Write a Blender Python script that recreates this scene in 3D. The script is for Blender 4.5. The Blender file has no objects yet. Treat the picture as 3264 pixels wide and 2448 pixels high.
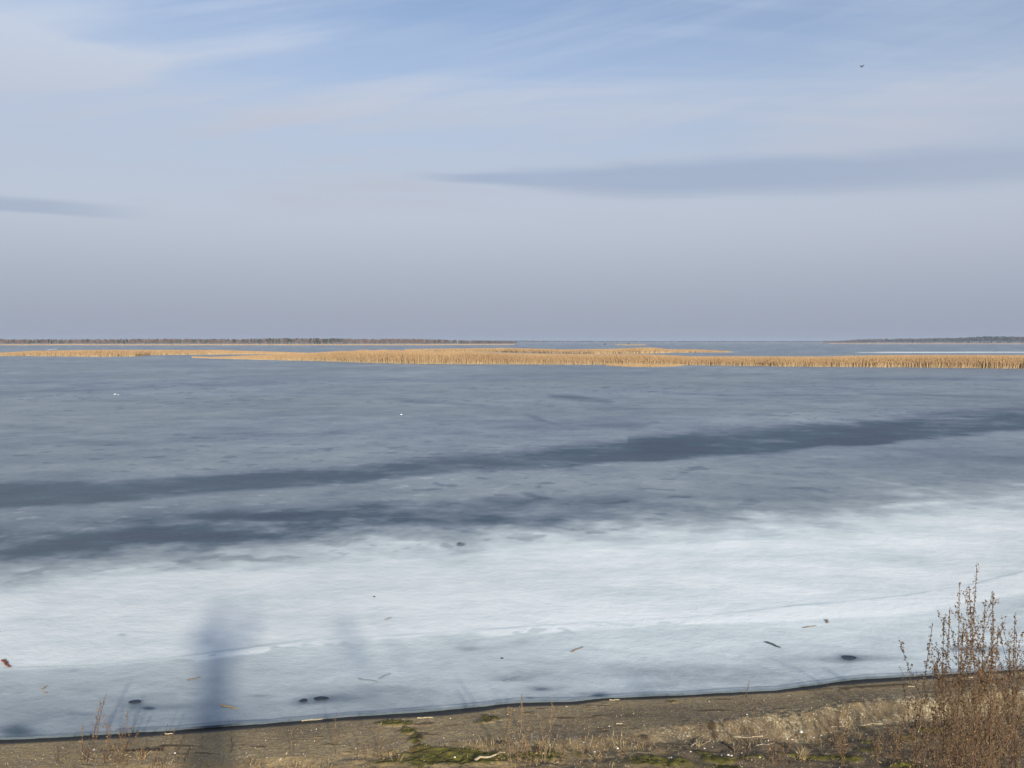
import bpy, math, random
import numpy as np
from mathutils import Vector, Matrix

# ---------------------------------------------------------------- camera, sky, sun, exposure
CAM_H = 3.5                    # metres above the ice
FPX, CX, HY = 2980.0, 1632.0, 1092.0   # focal length, centre column and horizon row of the photograph in its own pixels
rnd = random.Random(7)
sc = bpy.context.scene
C = bpy.data.collections.new("scene"); sc.collection.children.link(C)

cam_d = bpy.data.cameras.new("camera"); cam = bpy.data.objects.new("camera", cam_d); C.objects.link(cam)
cam_d.sensor_width = 36.0; cam_d.lens = 36.0 * FPX / 3264.0
cam_d.clip_start = 0.05; cam_d.clip_end = 60000
cam.location = (0, 0, CAM_H)
cam.rotation_euler = (math.radians(90) - math.atan((1224 - HY) / FPX), 0, 0)
sc.camera = cam

SUN_U, SUN_V = (760 - CX) / FPX, (HY - 1950) / FPX      # direction the light travels, from the place of the shadow's head
sun_dir = Vector((SUN_U, 1.0, SUN_V)).normalized()
SUN_EL = math.asin(-sun_dir.z)
SUN_AZ = math.atan2(-sun_dir.x, -sun_dir.y)             # compass angle of the sun from +Y towards +X
sun_d = bpy.data.lights.new("sun", 'SUN'); sun = bpy.data.objects.new("sun", sun_d); C.objects.link(sun)
sun_d.energy = 3.8; sun_d.angle = math.radians(1.8); sun_d.color = (1.0, 0.94, 0.80)   # the sun shines through thin cloud
sun.rotation_euler = sun_dir.to_track_quat('-Z', 'Y').to_euler()
sun.location = (6, -20, 12)

sc.view_settings.view_transform = 'Standard'; sc.view_settings.look = 'None'
sc.view_settings.exposure = 0.62; sc.view_settings.gamma = 1.0; sc.view_settings.use_curve_mapping = False


class N:
    """tiny node-expression helper: N(tree) builds math nodes from python arithmetic"""
    def __init__(s, t, sock): s.t, s.s = t, sock
    def _m(s, op, *a, clamp=False):
        n = s.t.nodes.new('ShaderNodeMath'); n.operation = op; n.use_clamp = clamp
        for i, v in enumerate((s,) + a):
            if isinstance(v, N): s.t.links.new(v.s, n.inputs[i])
            else: n.inputs[i].default_value = v
        return N(s.t, n.outputs[0])
    def __add__(s, o): return s._m('ADD', o)
    __radd__ = __add__
    def __sub__(s, o): return s._m('SUBTRACT', o)
    def __rsub__(s, o): return (s * -1.0) + o
    def __mul__(s, o): return s._m('MULTIPLY', o)
    __rmul__ = __mul__
    def __truediv__(s, o): return s._m('DIVIDE', o)
    def clamp(s): return s._m('ADD', 0.0, clamp=True)
    def abs(s): return s._m('ABSOLUTE')
    def pow(s, e): return s._m('POWER', e)
    def max(s, o): return s._m('MAXIMUM', o)
    def min(s, o): return s._m('MINIMUM', o)
    def smooth(s, a, b):
        n = s.t.nodes.new('ShaderNodeMapRange'); n.interpolation_type = 'SMOOTHSTEP'
        s.t.links.new(s.s, n.inputs[0]); n.inputs[1].default_value = a; n.inputs[2].default_value = b
        return N(s.t, n.outputs[0])


def combine(t, x, y, z):
    n = t.nodes.new('ShaderNodeCombineXYZ')
    for i, v in enumerate((x, y, z)):
        if isinstance(v, N): t.links.new(v.s, n.inputs[i])
        else: n.inputs[i].default_value = v
    return n.outputs[0]


def noise(t, vec, scale, detail=4.0, rough=0.55, dist=0.0):
    n = t.nodes.new('ShaderNodeTexNoise')
    n.inputs['Scale'].default_value = scale; n.inputs['Detail'].default_value = detail
    n.inputs['Roughness'].default_value = rough; n.inputs['Distortion'].default_value = dist
    t.links.new(vec, n.inputs['Vector'])
    return N(t, n.outputs[0])


def mixc(t, f, a, b, blend='MIX'):
    n = t.nodes.new('ShaderNodeMix'); n.data_type = 'RGBA'; n.blend_type = blend
    if isinstance(f, N): t.links.new(f.s, n.inputs[0])
    else: n.inputs[0].default_value = f
    for k, v in ((6, a), (7, b)):
        if isinstance(v, bpy.types.NodeSocket): t.links.new(v, n.inputs[k])
        else: n.inputs[k].default_value = (*v, 1.0)
    return n.outputs[2]


# world: clear-sky model seen through a thin veil of high cloud
world = bpy.data.worlds.new("World"); sc.world = world; world.use_nodes = True
wt = world.node_tree
for n in list(wt.nodes): wt.nodes.remove(n)
out = wt.nodes.new('ShaderNodeOutputWorld'); bg = wt.nodes.new('ShaderNodeBackground')
bg.inputs[1].default_value = 0.078
wt.links.new(bg.outputs[0], out.inputs[0])
sky = wt.nodes.new('ShaderNodeTexSky'); sky.sky_type = 'NISHITA'; sky.sun_disc = False
sky.sun_elevation = SUN_EL; sky.sun_rotation = SUN_AZ
sky.air_density = 1.0; sky.dust_density = 0.6; sky.ozone_density = 1.6
tc = wt.nodes.new('ShaderNodeTexCoord'); sp = wt.nodes.new('ShaderNodeSeparateXYZ')
wt.links.new(tc.outputs['Generated'], sp.inputs[0])
dx, dy, dz = (N(wt, sp.outputs[i]) for i in range(3))
az = dx._m('ARCTAN2', dy) * 57.29578           # degrees, 0 = straight out over the lake
el = dz._m('ARCSINE') * 57.29578
zc = dz.max(0.0) + 0.12
cp = combine(wt, dx / zc, dy / zc, 0.0)         # the cloud layer as a plane overhead, so that it foreshortens to the horizon
# wisps: noise stretched along the wind
mp = wt.nodes.new('ShaderNodeMapping'); mp.inputs['Rotation'].default_value = (0, 0, math.radians(52)); mp.inputs['Scale'].default_value = (0.55, 1.9, 1)
wt.links.new(cp, mp.inputs[0])
w1 = noise(wt, mp.outputs[0], 1.1, 6, 0.58, 0.7)
w2 = noise(wt, cp, 0.55, 3, 0.5, 0.3)
w3 = noise(wt, mp.outputs[0], 4.0, 5, 0.6, 0.4)
elc = el.max(0.0)
veil = 1.0 - elc.smooth(4.0, 23.0) * 0.90                       # longer path through the veil near the horizon
wisps = w1.smooth(0.42, 0.72) * 0.42 * (w2.smooth(0.32, 0.62)) * elc.smooth(5.0, 14.0) + (w3 - 0.5) * 0.10 * elc.smooth(4, 12)


def blob(a0, e0, ra, re, tilt=0.0):
    """a soft elongated cloud patch centred at azimuth a0, elevation e0 (degrees)"""
    da = (az - a0); de = (el - e0) - da * tilt
    q = (da / ra)._m('POWER', 2.0) + (de / re)._m('POWER', 2.0)
    return (1.0 - q + (w1 - 0.5) * 1.6 + (w3 - 0.5) * 0.5).smooth(0.0, 1.3)


w4 = noise(wt, combine(wt, az * 0.045, (el - az * 0.21) * 0.60, 1.0), 1.3, 5, 0.55, 0.15)
w5 = noise(wt, combine(wt, az * 0.11, (el - az * 0.24) * 1.7, 4.0), 1.3, 4, 0.6, 0.1)
fil = (w4.smooth(0.40, 0.72) * 0.30 + (w5 - 0.5) * 0.16) * elc.smooth(8.0, 14.0) * (1.0 - az.smooth(0.0, 22.0) * 0.65) * 0.75
plumes = fil + (blob(-29, 15.0, 11, 1.9, 0.0) * 0.48 + blob(-25, 19.0, 6, 3.0, 0.25) * 0.30 + blob(-15, 16.9, 9, 1.1, 0.20) * 0.36
          + blob(-11, 13.9, 9, 1.2, 0.25) * 0.20 + blob(-6, 17.6, 6, 1.0, 0.15) * 0.12 + blob(26, 13.2, 15, 2.8, 0.1) * 0.34 + blob(26, 18.5, 10, 3.0, 0.2) * 0.12)
dens = (veil * 0.93 + wisps + plumes + (1.0 - az.smooth(-34.0, -8.0)) * elc.smooth(8, 16) * 0.26 - elc.smooth(11, 24) * 0.03).clamp()
# two long lens-shaped gaps, blue-grey, low over the lake
edge_n = noise(wt, combine(wt, az * 0.05, el * 0.35, 0.0), 2.2, 4, 0.5, 0.2) - 0.5
edge_m = noise(wt, combine(wt, az * 0.08, 0.0, 3.0), 2.0, 2, 0.5, 0.0) - 0.5
b1c = 9.85 - (az - 4.0).max(-14.0).min(40.0) * 0.012
b1h = 0.22 + az.smooth(-6.0, 10.0) * 0.88
d1 = (el - b1c + edge_m * 0.18 + (w3 - 0.5) * 0.35) / b1h
up1 = 1.0 - (d1 + edge_n * 0.9).smooth(0.3, 1.35)
lo1 = (d1 + edge_n * 0.5).smooth(-1.5, -0.35)
bar1 = up1 * lo1 * az.smooth(-7.5, -1.5) * (1.0 - az.smooth(44, 62)) * (1.0 - az.smooth(12, 30) * 0.3)
d2 = (el - 7.35 + edge_m * 0.25) / 0.42
bar2 = (1.0 - (d2 + edge_n * 0.8).smooth(0.3, 1.4)) * (d2 + edge_n * 0.4).smooth(-1.2, -0.6) * (1.0 - az.smooth(-27.0, -19.5)) * az.smooth(-60, -44)
bars = (bar1 * 0.85 + bar2 * 0.75).clamp()
# colour of the veil: pale where it is thick above, greyer and dimmer low in the haze
CL_HI, CL_MID, CL_LOW = (4.9, 5.7, 7.0), (4.2, 4.5, 5.25), (2.48, 2.87, 3.78)
cl = mixc(wt, el.smooth(0.0, 8.5), CL_LOW, CL_MID)
cl = mixc(wt, el.smooth(9.0, 22.0), cl, CL_HI)
cl = mixc(wt, bars * 0.80, cl, (2.5, 2.95, 4.1))
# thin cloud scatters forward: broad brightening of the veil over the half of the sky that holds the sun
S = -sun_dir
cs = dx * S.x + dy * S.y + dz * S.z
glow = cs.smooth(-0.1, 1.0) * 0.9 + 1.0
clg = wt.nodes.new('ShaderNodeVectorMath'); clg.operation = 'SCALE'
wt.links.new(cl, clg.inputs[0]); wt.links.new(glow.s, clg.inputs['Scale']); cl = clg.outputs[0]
skyc = mixc(wt, 1.0, sky.outputs[0], (1.06, 0.985, 1.07), 'MULTIPLY')
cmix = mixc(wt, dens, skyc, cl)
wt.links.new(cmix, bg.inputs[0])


# ---------------------------------------------------------------- helpers
def tag(o, label=None, cat=None, group=None, kind=None):
    if label: o['label'] = label
    if cat: o['category'] = cat
    if group: o['group'] = group
    if kind: o['kind'] = kind
    return o


def mesh_obj(name, verts, faces, mat, parent=None, smooth=False, attrs=None):
    me = bpy.data.meshes.new(name)
    v = np.asarray(verts, dtype=np.float32).reshape(-1, 3)
    if isinstance(faces, np.ndarray):
        k = faces.shape[1]
        me.vertices.add(len(v)); me.vertices.foreach_set('co', v.ravel())
        me.loops.add(faces.size); me.loops.foreach_set('vertex_index', faces.astype(np.int32).ravel())
        me.polygons.add(len(faces)); me.polygons.foreach_set('loop_start', np.arange(0, faces.size, k, dtype=np.int32))
        me.update(calc_edges=True)
    else:
        me.from_pydata([tuple(p) for p in v], [], faces)
    if attrs:
        for an, av in attrs.items():
            av = np.asarray(av, dtype=np.float32)
            if av.ndim == 2:
                a = me.attributes.new(an, 'FLOAT_COLOR', 'POINT')
                a.data.foreach_set('color', np.hstack([av, np.ones((len(av), 1), np.float32)]).ravel())
            else:
                me.attributes.new(an, 'FLOAT', 'POINT').data.foreach_set('value', av)
    if smooth: me.polygons.foreach_set('use_smooth', np.ones(len(me.polygons), dtype=bool))
    if mat: me.materials.append(mat)
    o = bpy.data.objects.new(name, me); C.objects.link(o)
    if parent: o.parent = parent
    return o


def empty(name, loc=(0, 0, 0)):
    o = bpy.data.objects.new(name, None); C.objects.link(o); o.location = loc; o.empty_display_size = 0.1
    return o


_perm = np.random.RandomState(3).permutation(4096)
_ang = np.random.RandomState(4).rand(4096) * 2 * np.pi


def perlin(x, y, seed=0):
    xi = np.floor(x).astype(np.int64); yi = np.floor(y).astype(np.int64)
    xf = x - xi; yf = y - yi
    u = xf * xf * xf * (xf * (xf * 6 - 15) + 10); v = yf * yf * yf * (yf * (yf * 6 - 15) + 10)
    def g(ix, iy, fx, fy):
        h = _perm[(_perm[(ix + seed * 131) & 4095] + iy) & 4095]
        return np.cos(_ang[h]) * fx + np.sin(_ang[h]) * fy
    a = g(xi, yi, xf, yf); b = g(xi + 1, yi, xf - 1, yf); c = g(xi, yi + 1, xf, yf - 1); d = g(xi + 1, yi + 1, xf - 1, yf - 1)
    return ((a + (b - a) * u) * (1 - v) + (c + (d - c) * u) * v) * 1.5


def fbm(x, y, oct=4, seed=0, gain=0.5):
    s = 0; a = 1.0; t = 0
    for i in range(oct):
        s = s + a * perlin(x * 2 ** i, y * 2 ** i, seed + i); t += a; a *= gain
    return s / t * 1.6


def sstep(x, a, b):
    t = np.clip((x - a) / (b - a), 0, 1); return t * t * (3 - 2 * t)


def PL(pts):
    xs, ys = zip(*pts); xs = np.array(xs, float); ys = np.array(ys, float)
    return lambda X: np.interp(X, xs, ys)


# shoreline: ground position of the ice edge and of the dry slab edge
EDGE = [(40, 2371), (547, 2341), (1000, 2306), (1217, 2290), (1542, 2263), (1590, 2256), (1651, 2251), (1814, 2249), (1922, 2238), (2100, 2230),
        (2200, 2227), (2489, 2211), (2600, 2196), (2679, 2183), (2731, 2175), (2942, 2164), (3264, 2144)]
SLAB = [(0, 2387), (298, 2372), (547, 2356), (1100, 2310), (1401, 2294), (1542, 2279), (1597, 2268), (1846, 2257), (1933, 2244), (2100, 2239), (2200, 2234),
        (2489, 2219), (2626, 2204), (2679, 2195), (2995, 2172), (3264, 2150)]


def flat_hit(X, Y, z=0.0):
    y = (CAM_H - z) * FPX / (Y - HY); return (X - CX) / FPX * y, y


_e = [flat_hit(X, Y) for X, Y in EDGE]
_s = [flat_hit(X, Y + 4) for X, Y in SLAB]
def _ext(p):
    m = 0.184
    x0, y0 = p[0]; x1, y1 = p[-1]
    wob = lambda x: 0.12 * math.sin(x * 0.7) + 0.07 * math.sin(x * 1.9 + 1)
    L = [(x0 - d, y0 - m * d + wob(x0 - d) - wob(x0)) for d in np.linspace(120, 1.2, 120)]
    R = [(x1 + d, y1 + m * d + wob(x1 + d) - wob(x1)) for d in np.linspace(1.2, 120, 120)]
    return L + list(p) + R
edge_y = PL(_ext(_e)); slab_y = PL(_ext(_s))
crest = PL([(-150, -27.0), (150, 28.0)])


def slab_z(x, y):
    return -0.012 + 0.088 * (slab_y(x) - y)


# upper broken edge of the slab (photo pixels -> ground by marching on the slab plane)
def hit_fn(zf, X, Y):
    u = (X - CX) / FPX; v = (Y - HY) / FPX
    lo, hi = 3.0, 40.0
    for _ in range(50):
        m = 0.5 * (lo + hi)
        if CAM_H - v * m > float(zf(np.array([u * m]), np.array([m]))[0]): lo = m
        else: hi = m
    return u * lo, lo


UP = [(-300, 2480), (300, 2460), (700, 2440), (1000, 2425), (1200, 2400), (1380, 2385), (1586, 2378), (1922, 2362), (2100, 2343), (2231, 2325), (2489, 2296),
      (2626, 2280), (2731, 2259), (2860, 2246), (2995, 2235), (3264, 2215), (3500, 2200)]
_u = [hit_fn(slab_z, X, Y) for X, Y in UP]
up_y = PL([(-100, _u[0][1] - 16)] + _u + [(100, _u[-1][1] + 16)])
drop_f = PL([(-100, 0.015), (-2, 0.02), (-0.6, 0.02), (0.4, 0.035), (1.4, 0.075), (2.1, 0.14), (2.7, 0.19), (4.4, 0.17), (8, 0.12), (100, 0.1)])


def bank_z(x, y, detail=True):
    x = np.asarray(x, float); y = np.asarray(y, float)
    z = slab_z(x, y)
    uy = up_y(x) + 0.07 * fbm(x * 1.7, y * 1.2, 4, 5, 0.55) + 0.02 * fbm(x * 9, y * 8, 3, 8, .6)
    z = z + 0.022 * fbm(x * 9, y * 9, 4, 6, 0.7) * np.exp(-((uy - y - .05) / 0.16) ** 2) * sstep(drop_f(x), .03, .1)
    k = sstep(uy - y, 0.0, 0.18 + 0.12 * (0.5 + 0.5 * perlin(x * 1.6, y * 0, 9)))
    z = z - drop_f(x) * k
    below = np.clip(6.5 + 0.184 * x - y, 0, None)
    z = z + 0.168 * below                                     # the embankment steepens under the photographer
    cr = crest(x)
    zc = -0.012 + 0.088 * (slab_y(x) + 0 * y - cr) + 0.168 * np.clip(6.5 + 0.184 * x - cr, 0, None) - 0.12
    z = np.where(y < cr, zc + 0.02 * fbm(x * 0.4, y * 0.4, 2, 30), z)
    z = np.where(y > slab_y(x), -0.012 - 0.10 * np.clip(y - slab_y(x), 0, 8), z)
    if detail:
        low = k
        z = z + 0.012 * fbm(x * 0.8, y * 0.8, 3, 11) * np.clip(slab_y(x) - y, 0, 1)
        z = z + low * (0.03 * fbm(x * 1.3, y * 1.6, 3, 12) + 0.012 * fbm(x * 6, y * 7, 3, 13))
        z = z + 0.0035 * fbm(x * 22, y * 22, 3, 14) * sstep(slab_y(x) - y, 0.0, 0.15)
        moss = moss_f(x, y)
        z = z + moss * (0.014 + 0.016 * fbm(x * 14, y * 14, 3, 15))
    return z


def to_px(x, y, z):
    return CX + x / y * FPX, HY + (CAM_H - z) / y * FPX


# moss blobs in photo pixels: (X, Y, rx, ry, strength)
MOSS = [(1255, 2325, 62, 13, 1.1), (1300, 2352, 34, 16, 0.9), (1318, 2378, 26, 18, 0.9), (1340, 2408, 40, 14, 1.0), (1440, 2432, 190, 32, 1.4), (1260, 2440, 90, 16, 0.9),
        (1560, 2312, 34, 10, 1.1), (1545, 2322, 48, 6, 0.9), (1490, 2308, 20, 4, 0.6), (1730, 2420, 100, 20, 1.0), (1850, 2410, 70, 14, 0.6),
        (2110, 2430, 110, 24, 1.2), (2030, 2445, 60, 10, 0.8), (2235, 2385, 60, 14, 0.7), (2300, 2404, 62, 16, 1.2), (2330, 2428, 70, 16, 0.9), (2420, 2392, 60, 9, 0.7),
        (2600, 2368, 90, 8, 1.0), (2680, 2362, 60, 9, 1.0), (2730, 2372, 40, 12, 1.1), (2800, 2345, 70, 12, 0.6), (2790, 2326, 20, 7, 1.0), (2930, 2310, 40, 12, 1.0),
        (2900, 2395, 60, 12, 1.1), (2960, 2402, 50, 10, 0.8), (3000, 2290, 60, 14, 0.8), (2150, 2257, 26, 4, 0.7), (3100, 2320, 90, 16, 0.5)]
_mg = []
for X, Y, rx, ry, s in MOSS:
    gx, gy = hit_fn(slab_z, X, Y)
    _mg.append((gx, gy, rx * gy / FPX, ry * gy * gy / (CAM_H - 0.15) / FPX, s))


def moss_f(x, y):
    m = np.zeros(np.broadcast(x, y).shape)
    near = (y > 4.5) & (y < 11) & (np.abs(x) < 8)
    if not near.any(): return m
    xs, ys = (np.broadcast_to(x, m.shape)[near], np.broadcast_to(y, m.shape)[near])
    a = np.zeros(xs.shape)
    for gx, gy, rx, ry, s in _mg:
        a = np.maximum(a, s * np.exp(-0.9 * (((xs - gx) / rx) ** 2 + ((ys - gy) / ry) ** 2)))
    a = a + 0.42 * fbm(xs * 5.5, ys * 6.5, 5, 21, 0.65) * (a > 0.02)
    m[near] = sstep(a, 0.30, 0.70)
    return m


def gz(x, y): return float(bank_z(np.array([x]), np.array([y]))[0])
def hit(X, Y): return hit_fn(lambda a, b: bank_z(a, b), X, Y)
def hit3(X, Y):
    x, y = hit(X, Y); return Vector((x, y, gz(x, y)))


def nodes_mat(name, rough=0.8, spec=0.3):
    m = bpy.data.materials.new(name); m.use_nodes = True
    t = m.node_tree; b = t.nodes['Principled BSDF']
    b.inputs['Roughness'].default_value = rough; b.inputs['Specular IOR Level'].default_value = spec
    return m, t, b


def attr(t, name, color=False):
    n = t.nodes.new('ShaderNodeAttribute'); n.attribute_name = name
    return n.outputs['Color'] if color else N(t, n.outputs['Fac'])


def simple_mat(name, col, var=0.25, scale=30.0, rough=0.85, spec=0.2, trans=0.0):
    m, t, b = nodes_mat(name, rough, spec)
    co = t.nodes.new('ShaderNodeNewGeometry')
    f = noise(t, co.outputs['Position'], scale, 3, 0.6)
    lo = tuple(c * (1 - var) for c in col); hi = tuple(min(1, c * (1 + var)) for c in col)
    t.links.new(mixc(t, f.smooth(0.3, 0.7), lo, hi), b.inputs['Base Color'])
    return m


# ---------------------------------------------------------------- lake ice
def build_ice():
    # columns by direction, rows by distance, both finest where the lake is nearest
    Xc = np.concatenate([np.linspace(-9000, -400, 60)[:-1], np.linspace(-400, 3664, 660), np.linspace(3664, 11500, 60)[1:]])
    u = (Xc - CX) / FPX
    nr = 500
    t = np.linspace(0, 1, nr)
    # distance of the ice edge along each direction
    y0 = np.full(len(u), 9.0)
    for _ in range(60): y0 = 0.5 * y0 + 0.5 * edge_y(u * y0)
    y0 = y0 + 0.022 * fbm(u * y0 * 1.6, u * 0, 5, 90, 0.62)
    Ye = CAM_H / y0                                    # (Y-HY)/FPX at the edge
    Yf = 1.3 / FPX
    s = (1 - t) ** 1.0
    V = Yf + (Ye[None, :] - Yf) * s[:, None]
    y = CAM_H / V; x = u[None, :] * y
    X = np.broadcast_to(Xc[None, :], y.shape); Y = HY + V * FPX
    # ---- clearness of the ice: 0 white snow ice ... 1 clear dark ice
    Yw = Y + 10 * fbm(x * 0.22, y * 0.22, 3, 40)
    wb = PL([(-3000, 1900), (0, 1828), (400, 1795), (800, 1768), (1200, 1722), (1450, 1735), (1600, 1705), (2000, 1690), (2400, 1672), (2700, 1645), (3000, 1600), (3264, 1590), (6000, 1500)])
    ragged = fbm(x * 0.9, y * 0.9, 4, 41, 0.6)
    ragged2 = fbm(x * 0.35, y * 0.35, 3, 42)
    wbx = wb(X) + 16 * ragged2
    grey = 0.455 + 0.085 * fbm(x * 0.055, y * 0.06, 5, 43, 0.55) + 0.05 * fbm(x * 0.4, y * 0.4, 3, 44)
    inner = 1 - sstep(Y + 34 * ragged * (Y < 1900), wbx - 95, wbx + 85)       # 1 beyond the white shelf
    tone = grey * inner
    # band of clear ice next to the white shelf
    b2c = wbx - 78 + 20 * fbm(x * 0.12, y * 0.12, 3, 45)
    b2h = PL([(-3000, 60), (0, 62), (900, 60), (1500, 52), (1800, 44), (2100, 32), (2400, 16), (2700, 8), (6000, 5)])(X)
    b2s = PL([(-3000, .4), (0, .42), (1000, .40), (1350, .30), (1800, .24), (2050, .14), (2350, .05), (2800, 0.0), (6000, 0)])(X)
    b2 = np.exp(-(np.clip(np.abs(Y + 10 * ragged - b2c) - b2h * 0.45, 0, None) / (b2h * 0.5)) ** 2)
    tone = tone + b2 * b2s * sstep(inner, 0.2, 0.9) * np.clip(0.80 + 1.1 * fbm(x * 0.55, y * 0.7, 5, 71, 0.62), 0.0, 1.5)
    # broad diagonal clear lead
    top = PL([(-3000, 1640), (0, 1545), (500, 1532), (800, 1512), (1100, 1492), (1500, 1447), (1900, 1418), (2150, 1402), (2400, 1378), (2700, 1360), (2900, 1338), (3264, 1312), (6000, 1200)])(X)
    bot = PL([(-3000, 1760), (0, 1624), (250, 1612), (450, 1598), (700, 1566), (1100, 1546), (1350, 1520), (1500, 1503), (1650, 1505), (1800, 1494), (1950, 1476), (2120, 1470), (2300, 1455), (2500, 1442), (2620, 1424), (2780, 1420), (2900, 1403), (3264, 1374), (6000, 1270)])(X)
    w = 5 * fbm(x * 0.25, y * 0.25, 4, 46)
    w2 = w + 9 * fbm(x * 0.8, y * 0.9, 4, 72, 0.6)
    lead = sstep(Y + w2, top - 16 - 14 * (X > 2000), top + 16) * (1 - sstep(Y + w + (w2 - w) * 0.5, bot - 9, bot + 7))
    lead = lead * np.clip(0.80 + 0.55 * fbm(x * 0.45, y * 0.8, 5, 73, 0.62), 0.15, 1.25) * PL([(-3000, .85), (500, .85), (1000, .8), (1300, .62), (1650, .5), (1850, .8), (2100, 1), (2250, .8), (2420, .5), (2650, .95), (2800, .9), (3000, .55), (3264, .75), (6000, .8)])(X)
    deep = 0.50 + 0.09 * fbm(x * 0.10, y * 0.2, 3, 47) + 0.16 * np.exp(-((X - 2100) / 260) ** 2) + 0.16 * np.exp(-((X - 2730) / 200) ** 2) + 0.08 * np.exp(-((X - 950) / 200) ** 2)
    tone = tone + lead * deep
    # faint darker and lighter streaks farther out
    def streak(x0, y0_, x1, y1_, h, s_):
        nonlocal tone
        L = (X - x0) / (x1 - x0); yc = y0_ + (y1_ - y0_) * L
        e = np.clip(1 - np.abs(2 * L - 1) ** 4, 0, 1)
        tone = tone + s_ * e * np.exp(-((Y + 4 * fbm(x * 0.12, y * 0.12, 3, 48) - yc) / h) ** 2) * (0.7 + 0.6 * fbm(x * 0.3, y * 0.3, 3, 49))
    for a in [(-200, 1262, 1000, 1212, 9, .14), (0, 1238, 900, 1196, 5, .08), (1740, 1262, 1960, 1284, 7, .42), (1180, 1268, 1640, 1300, 6, .16), (1650, 1315, 1830, 1370, 5, .16),
              (1560, 1362, 2100, 1352, 6, .13), (1850, 1302, 2080, 1306, 5, .12), (350, 1345, 1100, 1320, 5, .08), (500, 1402, 1150, 1384, 9, .10), (-100, 1390, 500, 1420, 12, .07),
              (2150, 1258, 2750, 1262, 3, .15), (2700, 1252, 3300, 1270, 5, .16), (2350, 1325, 2480, 1318, 7, .12), (2600, 1205, 3300, 1212, 4, .14), (1300, 1200, 2200, 1185, 4, .10),
              (2200, 1200, 2500, 1190, 3, .12), (2870, 1455, 3350, 1470, 14, .07), (2900, 1330, 3350, 1290, 9, .09), (600, 1660, 1100, 1640, 14, .18), (200, 1672, 900, 1650, 10, .10)]: streak(*a)
    for a in [(900, 1275, 1700, 1298, 4, -.07), (0, 1300, 700, 1290, 8, -.05), (2200, 1500, 2950, 1560, 5, -.12), (2700, 1520, 3000, 1565, 4, -.12), (1100, 1600, 1700, 1570, 14, -.07),
              (2100, 1345, 2700, 1335, 14, -.06), (2000, 1480, 2500, 1470, 10, -.07), (0, 1490, 700, 1500, 14, -.06), (2800, 1620, 3300, 1585, 7, -.16), (2400, 1275, 3000, 1300, 8, -.05)]: streak(*a)
    # small dark pits and white flecks of old snow
    pit = sstep(fbm(x * 0.9, y * 1.1, 3, 50, 0.6), 0.40, 0.62) * (Y < 1800) * sstep(Y, 1150, 1260)
    zone = 0.35 + 0.65 * sstep(fbm(x * 0.06, y * 0.06, 2, 51), -0.1, 0.3)
    tone = tone + 0.15 * pit * zone * (1 - lead) * inner
    fleck = sstep(fbm(x * 1.7, y * 1.9, 3, 52, 0.5), 0.50, 0.66) * np.exp(-((Y - (1700 - 0.12 * X)) / 130) ** 2) * (X < 2300) * sstep(Y, 1400, 1460)
    tone = tone - 0.13 * fleck * inner
    # pits at the ragged edge of the white shelf
    pit2 = sstep(fbm(x * 1.6, y * 1.7, 3, 53, 0.55), 0.18, 0.5) * np.exp(-((Y - wbx - 8) / 36) ** 2)
    tone = tone + 0.13 * pit2 * PL([(-3000, 1), (1900, 1), (2300, .4), (6000, .4)])(X)
    pit3 = sstep(fbm(x * 0.9, y * 1.0, 3, 54, 0.5), 0.1, 0.5) * np.exp(-((Y - wbx + 26) / 40) ** 2)
    tone = tone - 0.07 * pit3
    # ---- near white shelf
    wet = sstep(Y, 2060, 2330)
    shelf = sstep(Y, wbx, wbx + 60)
    tone = tone + shelf * (0.035 + 0.05 * fbm(x * 0.5, y * 0.9, 4, 55) + 0.030 * fbm(x * 0.25 - y * 0.05, y * 1.3 - x * 0.25, 5, 74, 0.6) + 0.03 * fbm(x * 2.2, y * 4.0, 4, 75, 0.65) - 0.02 * sstep(Y, 1850, 1980) * (1 - wet))
    crack = PL([(-3000, 2200), (0, 2142), (300, 2133), (600, 2100), (950, 2052), (1230, 2038), (1500, 2020), (1700, 2006), (2000, 1990), (2200, 1977), (2450, 1950), (2700, 1925), (2900, 1905), (3100, 1872), (3264, 1832), (6000, 1400)])(X) + 1.0 * fbm(x * 1.2, y * 1.2, 3, 56)
    below = Y - crack
    tone = tone + 0.095 * sstep(below, 0, 14) + 0.24 * wet * (0.90 + 0.35 * fbm(x * 0.55, y * 1.1, 4, 57))
    tone = tone + 0.12 * np.exp(-(below / 2.8) ** 2) * (0.6 + 0.5 * fbm(x * 1.2, y * 0.3, 2, 58))
    rs = PL([(-3000, 0), (540, 0), (620, .5), (760, 1), (930, .9), (960, .1), (1000, .5), (1100, .3), (1150, .1), (1520, .1), (1580, .8), (1780, .8), (1860, .25), (2160, .25), (2230, 1), (3264, 1.1), (6000, 1)])(X)
    rt = PL([(-3000, 12), (1900, 14), (2230, 14), (2600, 30), (3264, 46), (6000, 60)])(X)
    ridge = rs * np.exp(-((np.clip(below - rt * 0.9 - 4, 0, None)) / (rt * 0.55)) ** 2) * sstep(below + 5 * ragged, 1, 7) * sstep(below + 12 * fbm(x * 3, y * 3, 3, 59) + 6, 0, 10)
    thick = sstep(X, 2150, 2300)
    ridge *= (1 - thick) * sstep(fbm(x * 2.5, y * 2.5, 3, 60) + 0.15, -0.1, 0.2) + thick
    tone = tone - 0.24 * ridge - 0.0 * np.exp(-((below - 20) / 30) ** 2)
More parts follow.
